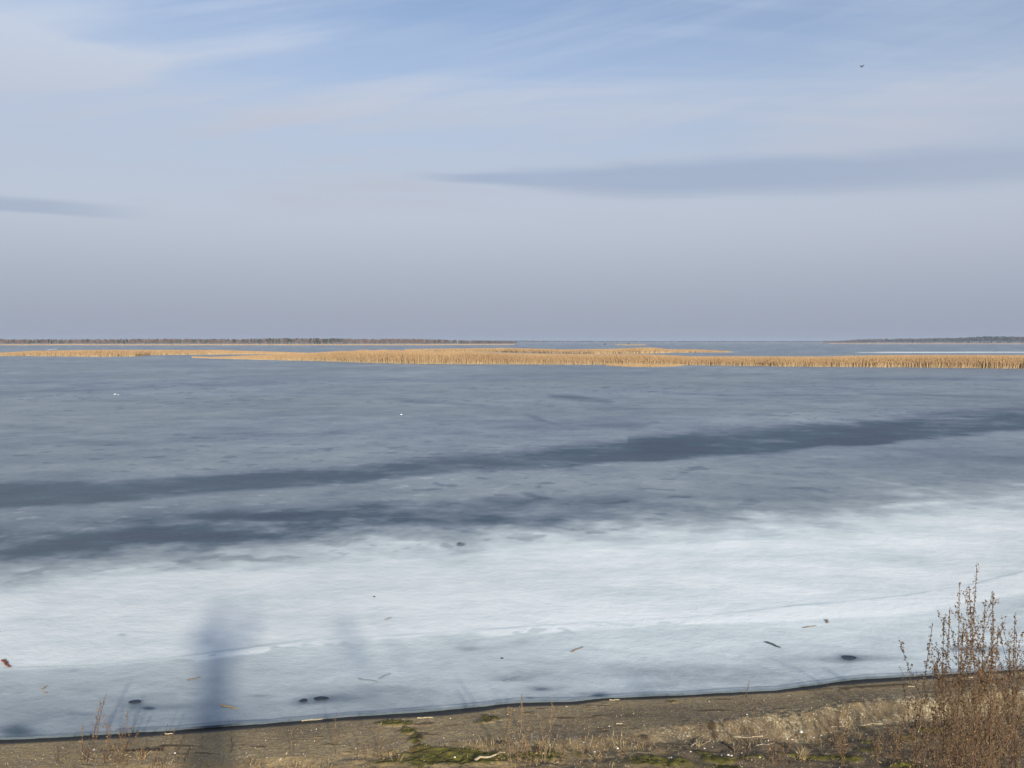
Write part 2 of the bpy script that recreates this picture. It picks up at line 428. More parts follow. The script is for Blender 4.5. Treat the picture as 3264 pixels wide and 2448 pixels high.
    # smudges and melt pockets
    def smudge(x0, y0_, rx, ry, s_, sharp=1.0, wob=0.25):
        nonlocal tone
        q = np.sqrt(((X - x0) / rx) ** 2 + ((Y - y0_) / ry) ** 2) + wob * fbm(x * 4, y * 5, 3, 61)
        tone = tone + s_ * np.exp(-np.clip(q, 0, None) ** (2 * sharp))
    for a in [(410, 2258, 40, 14, .17), (470, 2275, 90, 12, .14), (455, 2276, 20, 5, .45, 2), (560, 2270, 120, 14, .08), (950, 2254, 34, 12, .22), (1015, 2247, 60, 14, .26), (1080, 2240, 90, 12, .14),
              (1730, 2213, 26, 6, .34), (1730, 2212, 60, 10, .12), (1690, 2242, 16, 4, .28), (1915, 2231, 26, 9, .36), (1860, 2228, 24, 6, .18), (2720, 2110, 44, 13, .30), (2800, 2112, 120, 10, .16), (2640, 2114, 130, 9, .10),
              (3110, 2080, 60, 7, .36), (3200, 2085, 120, 10, .18), (1490, 2082, 44, 9, .16), (1665, 2058, 30, 7, .12), (1610, 2182, 50, 6, .16), (1350, 2110, 30, 5, .05), (1660, 2170, 120, 16, .08), (2100, 2150, 500, 22, .10),
              (1200, 2215, 160, 14, .10), (30, 2350, 60, 24, .40), (250, 2295, 50, 7, .12), (830, 2235, 50, 6, .12), (2350, 2180, 140, 16, .07), (2100, 2200, 90, 10, .07), (640, 2180, 70, 20, .05), (120, 2300, 160, 30, .07),
              (375, 2035, 14, 6, .12), (420, 2025, 50, 3, .08), (210, 2152, 18, 5, .08), (1467, 1739, 14, 6, .42, 2)]: smudge(*a)
    # rim: white lip, hairline crack, along the ice edge
    off = (Ye[None, :] - V) * FPX + 2 * fbm(x * 2, y * 2, 2, 62)
    tone = tone + 0.32 * np.exp(-((off - 8) / 2.0) ** 2) * (X > 350) * (0.7 + 0.3 * fbm(x * 1.1, y * 0, 2, 63))
    tone = tone + 0.22 * np.exp(-(off / 5) ** 2) * (0.8 + 0.6 * fbm(x * 2.5, y * 0, 3, 76))
    # snow lying on far ice
    far = np.exp(-((Y - 1123) / 1.6) ** 2) * sstep(X, 2780, 2830) + 0.7 * np.exp(-((Y - 1123.6) / 1.0) ** 2) * sstep(X, 2600, 2660) * sstep(fbm(x * 0.05, y * 0, 2, 70), -0.1, 0.2)
    far += 0.8 * np.exp(-((Y - 1121.5) / 1.0) ** 2) * sstep(X, 2290, 2310) * (1 - sstep(X, 2340, 2370)) + 0.6 * np.exp(-((Y - 1114) / .9) ** 2) * sstep(X, 150, 155) * (1 - sstep(X, 178, 186))
    tone = tone - 0.7 * far
    tint = fbm(x * 0.03, y * 0.045, 3, 64)
    tone = np.clip(tone, -0.12, 1.05)
    z = 0.012 * fbm(x * 0.6, y * 0.6, 2, 65) * sstep(y, 10, 14) + ridge * 0.003
    z = z * sstep(Ye[None, :] - V, 0.0, 0.01) - 0.0
    nC = len(Xc)
    P = np.stack([x, y, z + 0 * x], -1).reshape(-1, 3)
    sk = P[:nC].copy(); sk[:, 2] = -0.03; sk[:, 1] += 0.015
    sk0 = P[:nC].copy()
    P = np.vstack([P, sk0, sk])
    tn = np.concatenate([tone.ravel(), np.full(2 * nC, 0.62)]); ti = np.concatenate([tint.ravel(), np.zeros(2 * nC)])
    i = np.arange(nr - 1)[:, None] * nC + np.arange(nC - 1)[None, :]
    F = np.stack([i, i + 1, i + nC + 1, i + nC], -1).reshape(-1, 4)
    j = np.arange(nC - 1); base = nr * nC
    S = np.stack([base + nC + j, base + nC + j + 1, base + j + 1, base + j], -1)
    m, t, b = nodes_mat('lake_ice', 0.3, 0.22)
    geo = t.nodes.new('ShaderNodeNewGeometry'); pos = geo.outputs['Position']
    T = attr(t, 'tone'); TI = attr(t, 'tint')
    fine = noise(t, pos, 5.0, 6, 0.62) - 0.5
    grain = noise(t, pos, 38.0, 4, 0.7) - 0.5
    mid1 = noise(t, pos, 0.45, 5, 0.62) - 0.5; mid2 = noise(t, pos, 1.5, 5, 0.65) - 0.5
    amp = T.smooth(0.05, 0.4) * 0.75 + 0.25
    T2 = T + (mid1 * 0.22 + mid2 * 0.17 + fine * 0.18) * amp + grain * 0.05
    cr = t.nodes.new('ShaderNodeValToRGB')
    t.links.new(T2.s, cr.inputs[0])
    cols = [(0.0, (.93, .945, .91)), (0.05, (.80, .845, .82)), (0.14, (.61, .66, .66)), (0.30, (.39, .428, .445)), (0.52, (.195, .228, .27)), (0.75, (.052, .088, .115)), (1.0, (.012, .028, .058))]
    el_ = cr.color_ramp.elements
    while len(el_) < len(cols): el_.new(0.5)
    for e, (p, c) in zip(el_, cols): e.position = p; e.color = (*c, 1)
    c2 = mixc(t, TI.smooth(-0.35, 0.35) * 0.22, cr.outputs[0], (.20, .215, .215))
    t.links.new(c2, b.inputs['Base Color'])
    rg = 0.62 - T.clamp() * 0.28
    t.links.new(rg.s, b.inputs['Roughness'])
    b.inputs['IOR'].default_value = 1.31
    bp = t.nodes.new('ShaderNodeBump'); bp.inputs['Strength'].default_value = 0.8; bp.inputs['Distance'].default_value = 0.02
    hgt = noise(t, pos, 4.0, 8, 0.68)
    t.links.new(hgt.s, bp.inputs['Height']); t.links.new(bp.outputs[0], b.inputs['Normal'])
    o = mesh_obj('lake_ice', P, np.vstack([F, S]), m, smooth=True, attrs={'tone': tn, 'tint': ti})
    tag(o, kind='structure')


build_ice()

# ---------------------------------------------------------------- bank
def build_bank():
    xl = np.concatenate([-np.geomspace(120, 5.3, 50), np.arange(-5.2, 6.6, 0.0165), np.geomspace(6.7, 120, 50)])
    # y lines follow the shoreline: parameter d = slab_y - y, denser in the strip the camera sees
    d = np.concatenate([-np.array([5.0, 1.5, 0.6, 0.35, 0.22, 0.14, 0.08, 0.04]), np.arange(0.0, 3.3, 0.0135), 3.3 + np.geomspace(0.03, 4.0, 60), np.linspace(7.5, 40, 60)])
    Xg = np.broadcast_to(xl[None, :], (len(d), len(xl)))
    yb = slab_y(xl)
    Yg = yb[None, :] - d[:, None]
    Z = bank_z(Xg, Yg)
    dd = np.broadcast_to(d[:, None], Z.shape)
    moss = moss_f(Xg, Yg)
    uy = up_y(Xg)
    low = sstep(uy - Yg, 0.0, 0.10)
    face_w = np.maximum(drop_f(Xg), 0.02)
    pale = np.exp(-((uy - Yg - face_w * 0.6 + 0.04 * fbm(Xg * 3, Yg * 3, 3, 80)) / (0.05 + face_w * 1.1)) ** 2) * sstep(drop_f(Xg), 0.025, 0.10)
    pale = np.maximum(pale, 0.55 * np.exp(-((uy - Yg - 0.02) / 0.10) ** 2))
    pale = pale * (0.15 + 0.85 * sstep(fbm(Xg * 2.6, Yg * 3.4, 5, 81, 0.65), -0.22, 0.22))
    pale = np.maximum(pale, 0.5 * np.exp(-((dd - 0.10) / 0.07) ** 2) * sstep(fbm(Xg * 0.7, 0 * Yg, 2, 82), -0.15, 0.15))
    wetn = 0.03 * fbm(Xg * 2, Yg * 2, 3, 83)
    wet = 1 - sstep(dd + wetn * 0.3, -0.02, 0.012)
    dark = sstep(fbm(Xg * 0.9, Yg * 1.6, 4, 84), 0.0, 0.5) * 0.45 + low * 0.95 * sstep(Xg, 0.5, 1.6) + (1 - low) * 0.55 * sstep(Xg + 0.6 * fbm(Xg * .5, Yg * .9, 3, 88), -0.8, 1.2) * sstep(dd, 0.08, 0.3)
    # brown line of rotten leaves caught in a joint on the right and loose dark patches elsewhere
    jx = [hit_fn(slab_z, X, Y) for X, Y in [(2500, 2222), (2680, 2215), (2800, 2205), (2995, 2194), (3264, 2180), (3500, 2170)]]
    jy = PL(jx)(Xg)
    litter = np.exp(-((Yg - jy) / (0.055 * sstep(Xg, 2.45, 3.3) + 0.004)) ** 2) * sstep(Xg, 2.4, 3.0) * sstep(fbm(Xg * 3, Yg * 3, 3, 85) + 0.35, -0.1, 0.3)
    litter = np.maximum(litter, sstep(fbm(Xg * 1.7, Yg * 6.5, 4, 86, 0.6), 0.46, 0.60) * 0.8 * (1 - low))
    for X, Y, rx, ry in [(1595, 2388, 22, 7), (1940, 2350, 10, 4), (2060, 2360, 18, 8), (1715, 2395, 26, 9), (440, 2415, 110, 9), (520, 2402, 50, 8), (1330, 2372, 16, 22), (2510, 2340, 22, 10), (2280, 2330, 20, 12)]:
        gx, gy = hit_fn(slab_z, X, Y)
        q = ((Xg - gx) / (rx * gy / FPX)) ** 2 + ((Yg - gy) / (ry * gy * gy / 3.35 / FPX)) ** 2
        litter = np.maximum(litter, sstep(np.exp(-q) + 0.5 * fbm(Xg * 9, Yg * 14, 3, 87), 0.35, 0.7))
    Z = Z + litter * 0.006
    nC = len(xl)
    P = np.stack([Xg, Yg, Z], -1).reshape(-1, 3)
    i = np.arange(len(d) - 1)[:, None] * nC + np.arange(nC - 1)[None, :]
    F = np.stack([i, i + nC, i + nC + 1, i + 1], -1).reshape(-1, 4)
    m, t, b = nodes_mat('weathered_concrete', 0.9, 0.2)
    pos = t.nodes.new('ShaderNodeNewGeometry').outputs['Position']
    A = {k: attr(t, k) for k in ('moss', 'pale', 'wet', 'dark', 'litter', 'low')}
    n_big = noise(t, pos, 2.5, 4, 0.6); n_mid = noise(t, pos, 22, 4, 0.65); n_fine = noise(t, pos, 90, 3, 0.7)
    vo = t.nodes.new('ShaderNodeTexVoronoi'); vo.inputs['Scale'].default_value = 75; t.links.new(pos, vo.inputs['Vector'])
    vs = t.nodes.new('ShaderNodeSeparateColor'); t.links.new(vo.outputs['Color'], vs.inputs[0])
    peb = N(t, vs.outputs[0]); pebd = N(t, vo.outputs['Distance'])
    base = mixc(t, n_big.smooth(0.3, 0.7), (.315, .212, .095), (.42, .30, .14))
    base = mixc(t, (n_mid.smooth(0.42, 0.62)) * 0.75, base, (.20, .15, .10))
    base = mixc(t, A['dark'].clamp() * 0.8, base, (.075, .055, .038))
    pebc = mixc(t, peb, (.12, .095, .065), (.62, .53, .39))
    base = mixc(t, (0.45 - pebd * 0.6).clamp() * 0.9 * (1.0 - A['low'] * 0.6), base, pebc)
    base = mixc(t, peb.smooth(0.94, 0.96) * (1.0 - pebd * 1.2).smooth(0.4, 0.8) * 0.8, base, (.62, .57, .50))
    palec = mixc(t, n_mid.smooth(0.35, 0.65), (.125, .09, .05), (.26, .205, .12))
    palec = mixc(t, peb.smooth(0.72, 0.85) * 0.6, palec, (.55, .49, .37))
    base = mixc(t, A['pale'] * 0.8, base, palec)
    mossc = mixc(t, n_mid.smooth(0.3, 0.65), (.060, .045, .016), (.135, .125, .020))
    mossc = mixc(t, n_fine.smooth(0.5, 0.75) * 0.6, mossc, (.17, .165, .035))
    mossc = mixc(t, n_big.smooth(0.52, 0.65) * 0.55, mossc, (.075, .038, .018))
    base = mixc(t, A['moss'] * 0.95, base, mossc)
    litc = mixc(t, n_fine.smooth(0.35, 0.7), (.030, .020, .012), (.095, .062, .034))
    base = mixc(t, A['litter'] * 0.85, base, litc)
    base = mixc(t, A['wet'], base, (.030, .026, .023))
    t.links.new(base, b.inputs['Base Color'])
    t.links.new((0.93 - A['wet'] * 0.45).s, b.inputs['Roughness'])
    bp = t.nodes.new('ShaderNodeBump'); bp.inputs['Strength'].default_value = 0.9; bp.inputs['Distance'].default_value = 0.006
    hgt = n_mid * 0.6 + n_fine * 0.6 + (1.0 - pebd) * 0.5
    t.links.new(hgt.s, bp.inputs['Height']); t.links.new(bp.outputs[0], b.inputs['Normal'])
    o = mesh_obj('bank', P, F, m, smooth=True, attrs={'moss': moss.ravel(), 'pale': pale.ravel(), 'wet': wet.ravel(), 'dark': dark.ravel(), 'litter': litter.ravel(), 'low': low.ravel()})
    tag(o, kind='structure')


build_bank()

# melt water between slab and ice, reaching under the ice
m_water, t, b = nodes_mat('melt_water', 0.12, 0.5)
b.inputs['Base Color'].default_value = (.016, .018, .02, 1)
mx = np.linspace(-60, 60, 241)
P = np.vstack([np.stack([mx, slab_y(mx) - 0.1, 0 * mx - 0.034], -1), np.stack([mx, edge_y(mx) + 0.5, 0 * mx - 0.034], -1)])
F = [(i, i + 1, 241 + i + 1, 241 + i) for i in range(240)]
tag(mesh_obj('melt_water', P, F, m_water), kind='structure')

# open melt holes in the ice: dark water in a shallow dished rim
m_hole, t, b = nodes_mat('hole_water', 0.2, 0.12)
b.inputs['Base Color'].default_value = (.012, .016, .024, 1)
HOLES = [(411, 2257, 19, 6.5, 'sharp dark oval melt hole, leftmost one, just above the dry stalks'), (957, 2253, 14, 5.5, 'small greenish melt hole beside the wider one left of centre'),
         (1014, 2246, 23, 6.5, 'wide dark melt hole right beside a smaller one, left of centre'), (2722, 2111, 22, 7, 'dark melt hole alone on the right, left of the tall dry mugwort')]
for X, Y, rx, ry, lab in HOLES:
    gx, gy = flat_hit(X, Y); ax = rx * gy / FPX; ay = ry * gy * gy / CAM_H / FPX
    v = [(0, 0, 0.004)]; n = 26; f = []
    ph = rnd.random() * 6
    for k in range(n):
        a = 2 * math.pi * k / n; r = 1 + 0.07 * math.sin(2 * a + ph) + 0.06 * math.sin(3 * a + ph * 2) + rnd.uniform(-.03, .03)
        v.append((ax * r * math.cos(a), ay * r * math.sin(a), 0.005))
    for k in range(n): f.append((0, 1 + k, 1 + (k + 1) % n))
    o = mesh_obj('melt_hole', v, f, m_hole); o.location = (gx, gy, 0.004)
    tag(o, lab, 'melt hole', 'melt holes in the ice near the shore')


# ---------------------------------------------------------------- reed beds
def colour_attr_mat(name, rough=0.9, trans=0.0, spec=0.1):
    m, t, b = nodes_mat(name, rough, spec)
    t.links.new(attr(t, 'col', True), b.inputs['Base Color'])
    if trans:
        tr = t.nodes.new('ShaderNodeBsdfTranslucent'); t.links.new(attr(t, 'col', True), tr.inputs[0])
        mx = t.nodes.new('ShaderNodeMixShader'); mx.inputs[0].default_value = trans
        t.links.new(b.outputs[0], mx.inputs[1]); t.links.new(tr.outputs[0], mx.inputs[2])
        t.links.new(mx.outputs[0], t.nodes['Material Output'].inputs[0])
    return m


m_reed = colour_attr_mat('dry_reed', 0.9, 0.15)


def reed_bed(name, label, front, top, n, H, maxdepth, width, seed):
    rs = np.random.RandomState(seed)
    fr = PL(front); tp = PL(top)
    x0, x1 = front[0][0], front[-1][0]
    X = rs.uniform(x0, x1, n)
    # more stalks near the front, where they stand clear
    Df = CAM_H * FPX / (fr(X) + 0.35 * perlin(X * 0.013, X * 0 + .4, seed) + rs.uniform(-.25, .25, n) - HY)
    Hl = H * (1 + 0.10 * perlin(X * 0.006, X * 0 + 3.3, seed + 1) + 0.07 * perlin(X * 0.03, X * 0 + 1.3, seed + 2))
    ytop = np.minimum(tp(X), fr(X) - 1.2)
    Db = (CAM_H - Hl) * FPX / (ytop - HY)
    depth = np.clip(Db - Df, min(12.0, maxdepth), maxdepth)
    q = rs.rand(n) ** 1.5
    D = Df + depth * q
    # where the bed looks lower than a full-height stand, the stalks are shorter
    Hmax = CAM_H - (ytop - HY) * (Df + depth) / FPX
    h = np.clip(np.minimum(Hl, Hmax), 0.25, None)
    edgelow = 1 - 0.45 * np.exp(-(D - Df) / 1.2)
    h = h * edgelow * rs.uniform(0.72, 1.12, n)
    x = (X - CX) / FPX * D; y = D
    lean = rs.normal(0, 0.10, (n, 2)); lean[:, 0] += 0.05
    w = width * 0.75 * rs.uniform(0.6, 1.3, n)
    a = rs.uniform(-0.7, 0.7, n); cx_, sx_ = np.cos(a), np.sin(a)
    z0 = np.zeros(n) - 0.02
    def pt(fh, fw):
        return np.stack([x + lean[:, 0] * h * fh ** 1.5 + cx_ * w * fw, y + lean[:, 1] * h * fh ** 1.5 + sx_ * w * fw, z0 + h * fh], -1)
    V = np.stack([pt(0.0, -0.5), pt(0.0, 0.5), pt(0.74, 0.75), pt(0.74, -0.65), pt(1.0, 0.1)], 1).reshape(-1, 3)   # stalk widening to a feathery head
    k = np.arange(n)[:, None] * 5
    T = np.vstack([k + np.array([[0, 1, 2]]), k + np.array([[0, 2, 3]]), k + np.array([[3, 2, 4]])])
    tint = rs.rand(n); patch = 0.5 + 0.5 * perlin(X * 0.012, D * 0.05, seed + 5)
    straw = np.array([.50, .355, .19]); brown = np.array([.38, .25, .135]); pal = np.array([.60, .46, .28])
    c = straw * (1 - patch[:, None] * 0.5) + brown * patch[:, None] * 0.5
    c = c * (0.85 + 0.3 * tint[:, None])
    cc = np.repeat(c[:, None, :], 5, 1)
    cc[:, 2:, :] = cc[:, 2:, :] * np.array([0.84, 0.79, 0.80])
    cc[:, :2, :] = cc[:, :2, :] * 0.4 + pal * 0.6
    o = mesh_obj(name, V, T, m_reed, attrs={'col': cc.reshape(-1, 3)})
    tag(o, label, 'reed bed', 'dry reed beds out on the ice', 'stuff')
    return o


reed_bed('reed_bed', 'widest golden reed bed, running from left of centre to the right edge',
         [(612, 1141), (850, 1147), (1000, 1150), (1200, 1157), (1330, 1160), (1600, 1161), (1800, 1162), (2150, 1163), (2300, 1165), (2500, 1168), (2900, 1171), (3264, 1175), (4200, 1186)],
         [(612, 1139), (850, 1130), (1000, 1124), (1150, 1115), (1300, 1111), (1420, 1113), (1500, 1121), (1700, 1127), (1900, 1129), (2050, 1129), (2110, 1131), (2200, 1135), (2400, 1135), (2600, 1136), (2800, 1132), (3000, 1131), (3264, 1132), (4200, 1136)],
         230000, 1.85, 46, 0.046, 101)
reed_bed('reed_bed', 'low trampled tongue of reeds in front of the widest bed, right of centre',
         [(1930, 1165), (2000, 1169), (2080, 1170), (2150, 1168), (2180, 1165)],
         [(1930, 1163), (2000, 1161), (2080, 1159), (2150, 1160), (2180, 1163)], 5000, 0.5, 6, 0.05, 102)
reed_bed('reed_bed', 'golden reed bed at the left edge of the lake view',
         [(-900, 1137), (-100, 1134), (100, 1135), (300, 1137), (430, 1136), (480, 1132), (700, 1130), (870, 1129), (1010, 1128)],
         [(-900, 1120), (-100, 1122), (0, 1124), (100, 1118), (300, 1115), (700, 1115), (900, 1121), (1010, 1125)],
         62000, 1.8, 60, 0.09, 103)
reed_bed('reed_bed', 'narrow reed bed farthest out, behind the widest one, right of centre',
         [(1290, 1120), (1400, 1121), (1600, 1122), (1750, 1126), (1900, 1128), (2060, 1127), (2140, 1124), (2330, 1123)],
         [(1290, 1113), (1400, 1111), (1600, 1109), (1700, 1111), (1800, 1114), (1950, 1112), (2070, 1107), (2130, 1113), (2220, 1114), (2330, 1119)],
         48000, 1.8, 60, 0.12, 104)

# ---------------------------------------------------------------- far shores
m_tree = colour_attr_mat('far_trees', 0.95)


def forest(name, label, base, top, rows, spacing, seed, pine_f, nleaf=60):
    """a wood on a far shore: every tree a tapered trunk with a crown of small twiggy faces"""
    rs = np.random.RandomState(seed); bs = PL(base); tp = PL(top)
    VV, FF, CC = [], [], []; off = 0
    for r in range(rows):
        X = base[0][0]
        while X < base[-1][0]:
            D0 = min(CAM_H * FPX / max(bs(X) - HY, 1.5), 7500)
            D = D0 * (1 + 0.0) + r * 14 + rs.uniform(-5, 5)
            X += rs.uniform(0.6, 1.4) * spacing * FPX / D
            Hh = (CAM_H + (HY - tp(X)) / FPX * D) * rs.uniform(0.80, 1.06)
            if Hh < 1.5: continue
            if r == 0: Hh *= rs.uniform(0.6, 1.0)
            x = (X - CX) / FPX * D; y = D
            pf = pine_f(X) * (1.0 if r > 0 else 0.5)
            pine = rs.rand() < pf
            if pine: tc_ = np.array([.16, .10, .07]); lc = np.array([.040, .055, .036]) * rs.uniform(.7, 1.3)
            else: tc_ = np.array([.42, .37, .33]) * rs.uniform(.5, 1.1); lc = np.array([.165, .115, .088]) * rs.uniform(.7, 1.25)
            tw = Hh * 0.014 + 0.04
            tv = np.array([[x - tw, y, 0], [x + tw, y, 0], [x, y + tw, 0], [x, y, Hh * 0.9]])
            tf = np.array([[0, 1, 3], [1, 2, 3], [2, 0, 3]])
            VV.append(tv); FF.append(tf + off); CC.append(np.repeat(tc_[None], 4, 0)); off += 4
            nl = nleaf
            hz = rs.uniform(0.30 if not pine else 0.42, 1.0, nl)
            if r == 0: hz = rs.uniform(0.05, 1.0, nl)
            rad = (0.19 * Hh if not pine else 0.16 * Hh) * np.sqrt(np.clip(1 - ((hz - .62) / .42) ** 2, 0.03, 1)) + 0.1
            an = rs.uniform(0, 6.283, nl); rr = rad * np.sqrt(rs.rand(nl))
            cx_ = x + rr * np.cos(an); cy_ = y + rr * np.sin(an); cz = hz * Hh
            s = Hh * (0.085 if not pine else 0.12) * rs.uniform(.5, 1.3, nl)
            d1 = rs.normal(0, 1, (nl, 3)); d2 = rs.normal(0, 1, (nl, 3))
            if not pine: d1[:, 2] = np.abs(d1[:, 2]) * 2.2
            c0 = np.stack([cx_, cy_, cz], -1)
            lv = np.stack([c0, c0 + d1 * s[:, None] * 0.8, c0 + d2 * s[:, None] * 0.6], 1).reshape(-1, 3)
            lv[:, 2] = np.clip(lv[:, 2], 0.05, Hh * 1.03)
            VV.append(lv); FF.append(np.arange(nl * 3).reshape(-1, 3) + off); off += nl * 3
            CC.append(np.repeat((lc * rs.uniform(.75, 1.25, (nl, 1))), 3, 0))
    o = mesh_obj(name, np.vstack(VV), np.vstack(FF), m_tree, attrs={'col': np.vstack(CC)})
    tag(o, label, 'wood', None, 'stuff')
    return o


forest('wood', 'bare grey-brown birch wood along the far left shore',
       [(-1500, 1100), (0, 1099), (900, 1099), (1400, 1099), (1560, 1098.2), (1640, 1097.2)], [(-1500, 1080), (0, 1081), (200, 1082), (400, 1081), (560, 1080), (760, 1081), (850, 1079), (1090, 1079), (1150, 1081), (1300, 1080), (1420, 1083), (1500, 1085), (1640, 1088)],
       7, 4.2, 201, PL([(-1500, .15), (60, .1), (100, .5), (180, .4), (220, .1), (400, .2), (800, .2), (900, .55), (1090, .5), (1110, .1), (1330, .05), (1400, .2), (1640, .5)]))
forest('wood', 'dark pine wood on the far right shore',
       [(2620, 1094.4), (2760, 1095), (3264, 1095.4), (4600, 1096)], [(2620, 1088), (2690, 1085), (2740, 1081), (2860, 1080), (3050, 1077), (3150, 1072.5), (3200, 1073), (3264, 1074.5), (4600, 1076)],
       6, 6.0, 202, PL([(2620, .2), (2780, .2), (2830, .6), (2950, .4), (3000, .6), (3050, .8), (3264, .7), (4600, .7)]))
forest('wood', 'low blue-grey forest line on the farthest shore in the centre',
       [(1500, 1094.2), (2000, 1094.0), (2400, 1094), (2760, 1094)], [(1500, 1084.5), (1700, 1085.5), (1800, 1086), (2100, 1086.5), (2500, 1086.5), (2760, 1085.5)],
       5, 9.0, 203, lambda X: 0.9)

# low land under the woods, reaching to the horizon
m_land = simple_mat('far_land', (.30, .21, .12), 0.3, 0.02)


def land(front, depth, name):
    V = []; F = []
    for X, Y in front:
        D = CAM_H * FPX / (Y - HY); 
        for dd, z in ((0, 0.0), (6, 0.35), (40, 0.5), (depth, 0.6)):
            V.append(((X - CX) / FPX * (D + dd), D + dd, z))
    for i in range(len(front) - 1):
        for k in range(3): a = i * 4 + k; F.append((a, a + 4, a + 5, a + 1))
    tag(mesh_obj(name, V, F, m_land), kind='structure')


land([(-9000, 1102), (-1500, 1100), (0, 1099), (900, 1099), (1400, 1099), (1560, 1098.2), (1640, 1097.2)], 900, 'far_shore_land')
land([(2620, 1094.4), (2760, 1095), (3264, 1095.4), (4600, 1096), (12000, 1099)], 900, 'far_shore_land')
land([(-6000, 1094), (1500, 1094.0), (2400, 1094), (2760, 1094), (9000, 1094)], 9000, 'far_shore_land')

reed_bed('reed_bed', 'thin pale strip of reeds at the foot of the far left birch wood',
         [(-1500, 1100.6), (0, 1099.8), (900, 1100), (1400, 1100), (1560, 1098.8), (1640, 1098)], [(-1500, 1096.5), (0, 1096.4), (900, 1096.7), (1400, 1096.8), (1560, 1096), (1640, 1096)], 16000, 1.2, 20, 0.7, 105)
reed_bed('reed_bed', 'thin faint strip of reeds at the foot of the far right pine wood',
         [(2640, 1095.6), (2760, 1096), (3264, 1096.3), (4200, 1097)], [(2640, 1094.4), (2760, 1094.4), (3264, 1094.6), (4200, 1095)], 9000, 1.6, 30, 1.1, 106)
reed_bed('reed_bed', 'small distant strip of reeds right of centre, with two bare bushes behind it',
         [(1960, 1099.6), (2010, 1100), (2060, 1099.8)], [(1960, 1098), (2010, 1097.6), (2060, 1098)], 2500, 1.0, 30, 0.4, 107)


def bush(X, Y, h, label):
    D = CAM_H * FPX / (Y - HY); x = (X - CX) / FPX * D
    rs = np.random.RandomState(int(X)); root = empty('bare_bush', (x, D, 0)); V = []; F = []
    for k in range(40):
        a = rs.uniform(0, 6.28); sp_ = rs.uniform(0, 1.1) * h * 0.8; w = 0.05
        V += [(rs.uniform(-.4, .4) - w, 0, 0), (rs.uniform(-.4, .4) + w, 0, 0), (sp_ * math.cos(a), sp_ * math.sin(a), h * rs.uniform(.6, 1))]; F.append((3 * k, 3 * k + 1, 3 * k + 2))
    mesh_obj('trunk', V, F, m_bush, root)
    V = []; F = []
    for k in range(160):
        a = rs.uniform(0, 6.28); r = rs.uniform(0, 1) * h * 0.85; z = h * rs.uniform(.25, 1) * (1 - 0.3 * r / h)
        c0 = np.array([r * math.cos(a), r * math.sin(a), z])
        V += [tuple(c0), tuple(c0 + rs.normal(0, .10 * h, 3)), tuple(c0 + rs.normal(0, .10 * h, 3))]; F.append((3 * k, 3 * k + 1, 3 * k + 2))
    mesh_obj('crown', V, F, m_bush, root)
    tag(root, label, 'bush', 'bare bushes on the far ice edge')


m_bush = simple_mat('bare_twigs', (.09, .07, .065), 0.2, 1.0)
bush(1928, 1099.4, 2.6, 'small bare bush alone right of centre on the far ice')
bush(2003, 1098.6, 3.0, 'wider bare bush behind the small distant strip of reeds')

# ---------------------------------------------------------------- dry mugwort and other stalks
m_stem = colour_attr_mat('dry_stem', 0.85, 0.0, 0.2)
OCT = np.array([[1, 0, 0], [-1, 0, 0], [0, 1, 0], [0, -1, 0], [0, 0, 1], [0, 0, -1]], float)
OCTF = np.array([[0, 2, 4], [2, 1, 4], [1, 3, 4], [3, 0, 4], [2, 0, 5], [1, 2, 5], [3, 1, 5], [0, 3, 5]])
prs = np.random.RandomState(77)


class Geo:
    def __init__(s): s.V = []; s.F = []; s.Cc = []; s.n = 0
    def add(s, v, f, c):
        v = np.asarray(v, float); s.V.append(v); s.F.append(np.asarray(f) + s.n)
        c = np.asarray(c, float); s.Cc.append(np.broadcast_to(c, (len(v), 3))); s.n += len(v)
    def tube(s, pts, r0, r1, c, sides=4):
        pts = np.asarray(pts, float); k = len(pts); V = []
        for i in range(k):
            tn = pts[min(i + 1, k - 1)] - pts[max(i - 1, 0)]; tn = tn / (np.linalg.norm(tn) + 1e-9)
            a = np.cross(tn, [0.3, 1, 0.1]); a /= np.linalg.norm(a) + 1e-9; b_ = np.cross(tn, a)
            r = r0 + (r1 - r0) * i / (k - 1)
            for q in range(sides):
                an = 2 * math.pi * q / sides; V.append(pts[i] + r * (a * math.cos(an) + b_ * math.sin(an)))
        F = []
        for i in range(k - 1):
            for q in range(sides):
                p = i * sides + q; p2 = i * sides + (q + 1) % sides
                F += [(p, p2, p2 + sides), (p, p2 + sides, p + sides)]
        s.add(V, F, c)
    def build(s, name, mat, parent=None):
        return mesh_obj(name, np.vstack(s.V), np.vstack(s.F), mat, parent, attrs={'col': np.vstack(s.Cc)})


SCL = 1.0
SEED_C = [np.array([.150, .094, .050]), np.array([.105, .062, .038]), np.array([.195, .130, .070]), np.array([.245, .172, .095])]
ROTS = [np.linalg.qr(prs.normal(0, 1, (3, 3)))[0] for _ in range(64)]


